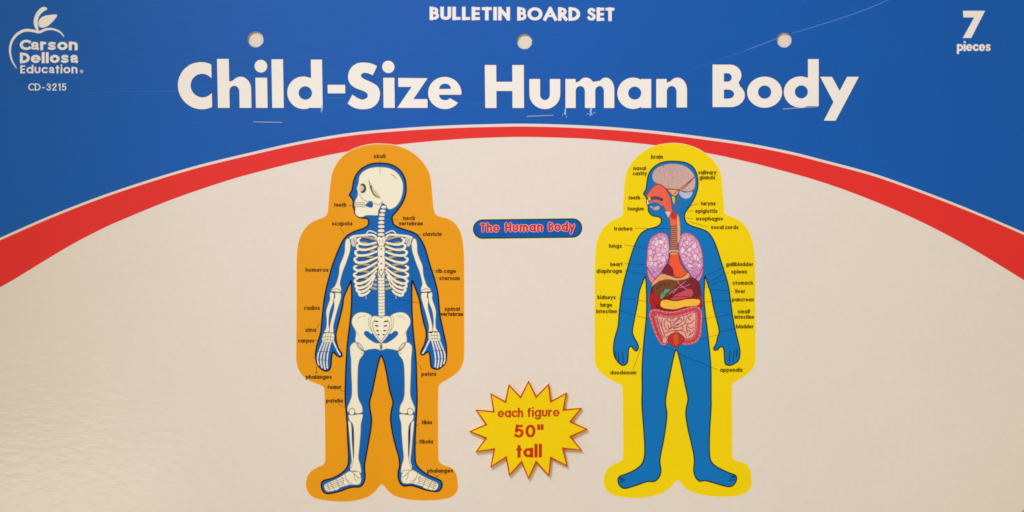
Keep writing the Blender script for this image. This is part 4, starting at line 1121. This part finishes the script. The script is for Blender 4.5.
part(s.build('faint_scratch', M['scratch2'], None, 'faint hairline scratches across the blue header'), pkg)
s = Sheet(5 * LAY)
rnd = random.Random(3)
for (x, y, n, h, wd) in ((321.8, 105.4, 12, 6.5, 0.7), (565.2, 108.6, 13, 5.5, 0.7), (590.9, 108.2, 20, 7, 1.0)):
    for k in range(n):
        dy = h * k / n
        a = math.pi / 2 + rnd.uniform(-0.7, 0.7)
        l = rnd.uniform(0.5, 1.5)
        xx = x + rnd.uniform(-wd, wd) * (0.35 + dy / h)
        s.stroke([(xx, y + dy), (xx + l * math.cos(a), y + dy + l * math.sin(a))], rnd.uniform(0.35, 0.9))
for q in (((588.6, 113.4), (586.8, 114.4)), ((593, 113.2), (595.4, 112.4)), ((567, 116), (566.4, 117.4)), ((562.8, 114), (562.4, 115.4))):
    s.stroke(list(q), 0.45)
part(s.build('scuff_marks', M['scuff'], None, 'small white scuffs where the blue ink has flaked off'), pkg)

for o in list(pkg.children):
    o.matrix_parent_inverse = pkg.matrix_world.inverted()


# ------------------------------------------------------------------ staples
def tube(name, pts, r, mat, n=8):
    v, f = [], []
    pts = [Vector(p) for p in pts]
    for i, p in enumerate(pts):
        d = (pts[min(i + 1, len(pts) - 1)] - pts[max(i - 1, 0)]).normalized()
        up = Vector((0, 0, 1)) if abs(d.z) < 0.9 else Vector((1, 0, 0))
        a = d.cross(up).normalized()
        b = d.cross(a).normalized()
        for k in range(n):
            t = 2 * math.pi * k / n
            v.append(p + a * math.cos(t) * r + b * math.sin(t) * r)
    for i in range(len(pts) - 1):
        for k in range(n):
            f.append((i * n + k, i * n + (k + 1) % n, (i + 1) * n + (k + 1) % n, (i + 1) * n + k))
    f.append(tuple(range(n)))
    f.append(tuple(reversed(range((len(pts) - 1) * n, len(pts) * n))))
    me = bpy.data.meshes.new(name)
    me.from_pydata([tuple(q) for q in v], [], f)
    me.update()
    for p in me.polygons:
        p.use_smooth = True
    me.materials.append(mat)
    o = bpy.data.objects.new(name, me)
    C.objects.link(o)
    return o


for (a, b, lab) in (((253.4, 121.9), (282.2, 122.5), 'thin silver wire staple below the letters il of Child'),
                    ((527, 116.4), (553.6, 115.3), 'thin silver wire staple below the letter u of Human'),
                    ((783, 109.0), (817.6, 106.9), 'thin silver wire staple touching the foot of the letter d of Body')):
    h = 0.00032
    pts = [P(*a, -0.001), P(*a, h * 0.4), P(a[0] + 0.6, a[1], h), P((a[0] + b[0]) / 2, (a[1] + b[1]) / 2, h * 1.1), P(b[0] - 0.6, b[1], h), P(*b, h * 0.4), P(*b, -0.001)]
    o = tube('staple', pts, 0.00016, M['wire'])
    o['label'] = lab
    o['category'] = 'staple'
    o['group'] = 'wire staples through the blue header'

# ------------------------------------------------------------------ surface behind
me = bpy.data.meshes.new('wall')
v = [(-0.9, 0.0020, -0.6), (0.9, 0.0020, -0.6), (0.9, 0.0020, 0.6), (-0.9, 0.0020, 0.6)]
v += [(x, 0.02, z) for x, _, z in v]
me.from_pydata(v, [], [(0, 1, 2, 3), (7, 6, 5, 4), (0, 4, 5, 1), (1, 5, 6, 2), (2, 6, 7, 3), (3, 7, 4, 0)])
me.materials.append(M['wall'])
wall = bpy.data.objects.new('wall', me)
C.objects.link(wall)
wall['kind'] = 'structure'

# ------------------------------------------------------------------ camera and light
D = 0.95
cd = bpy.data.cameras.new('camera')
cam = bpy.data.objects.new('camera', cd)
C.objects.link(cam)
cam.location = (0, -D, 0)
cam.rotation_euler = (math.radians(90), 0, 0)
cd.sensor_width = 36
cd.lens = 36 * D / (1024 * S)
cd.clip_start = 0.01
cd.clip_end = 50
bpy.context.scene.camera = cam


def area(name, loc, target, size, power, col):
    l = bpy.data.lights.new(name, 'AREA')
    l.shape = 'RECTANGLE'
    l.size, l.size_y = size
    l.energy = power
    l.color = col
    o = bpy.data.objects.new(name, l)
    C.objects.link(o)
    o.location = loc
    o.rotation_euler = (Vector(target) - Vector(loc)).to_track_quat('-Z', 'Y').to_euler()
    return o


l = bpy.data.lights.new('falloff_spot', 'SPOT')  # added spot, cone and place shaped for the edge fall-off and starburst shadow
l.energy = 53
l.color = (0.62, 0.635, 0.80)
l.spot_size = math.radians(48.5)
l.spot_blend = 1.0
l.shadow_soft_size = 0.2
spot = bpy.data.objects.new('falloff_spot', l)
C.objects.link(spot)
spot.location = (-0.34, -1.1, 0.62)
spot.rotation_euler = (Vector((0.09, 0, -0.03)) - spot.location).to_track_quat('-Z', 'Y').to_euler()
area('room_lamp', (-1.05, -2.4, -0.55), (-0.3, 0, -0.1), (0.6, 0.16), 3.4, (1.0, 0.96, 0.94))

w = bpy.data.worlds.new('World')
bpy.context.scene.world = w
w.use_nodes = True
bg = w.node_tree.nodes['Background']
bg.inputs['Color'].default_value = (0.94, 0.74, 0.38, 1)
bg.inputs['Strength'].default_value = 0.53

sc = bpy.context.scene
sc.view_settings.view_transform = 'Standard'
sc.view_settings.look = 'None'
sc.view_settings.exposure = 0
sc.view_settings.gamma = 1
sc.render.engine = 'CYCLES'
sc.cycles.pixel_filter_type = 'BLACKMAN_HARRIS'
sc.cycles.filter_width = 1.7
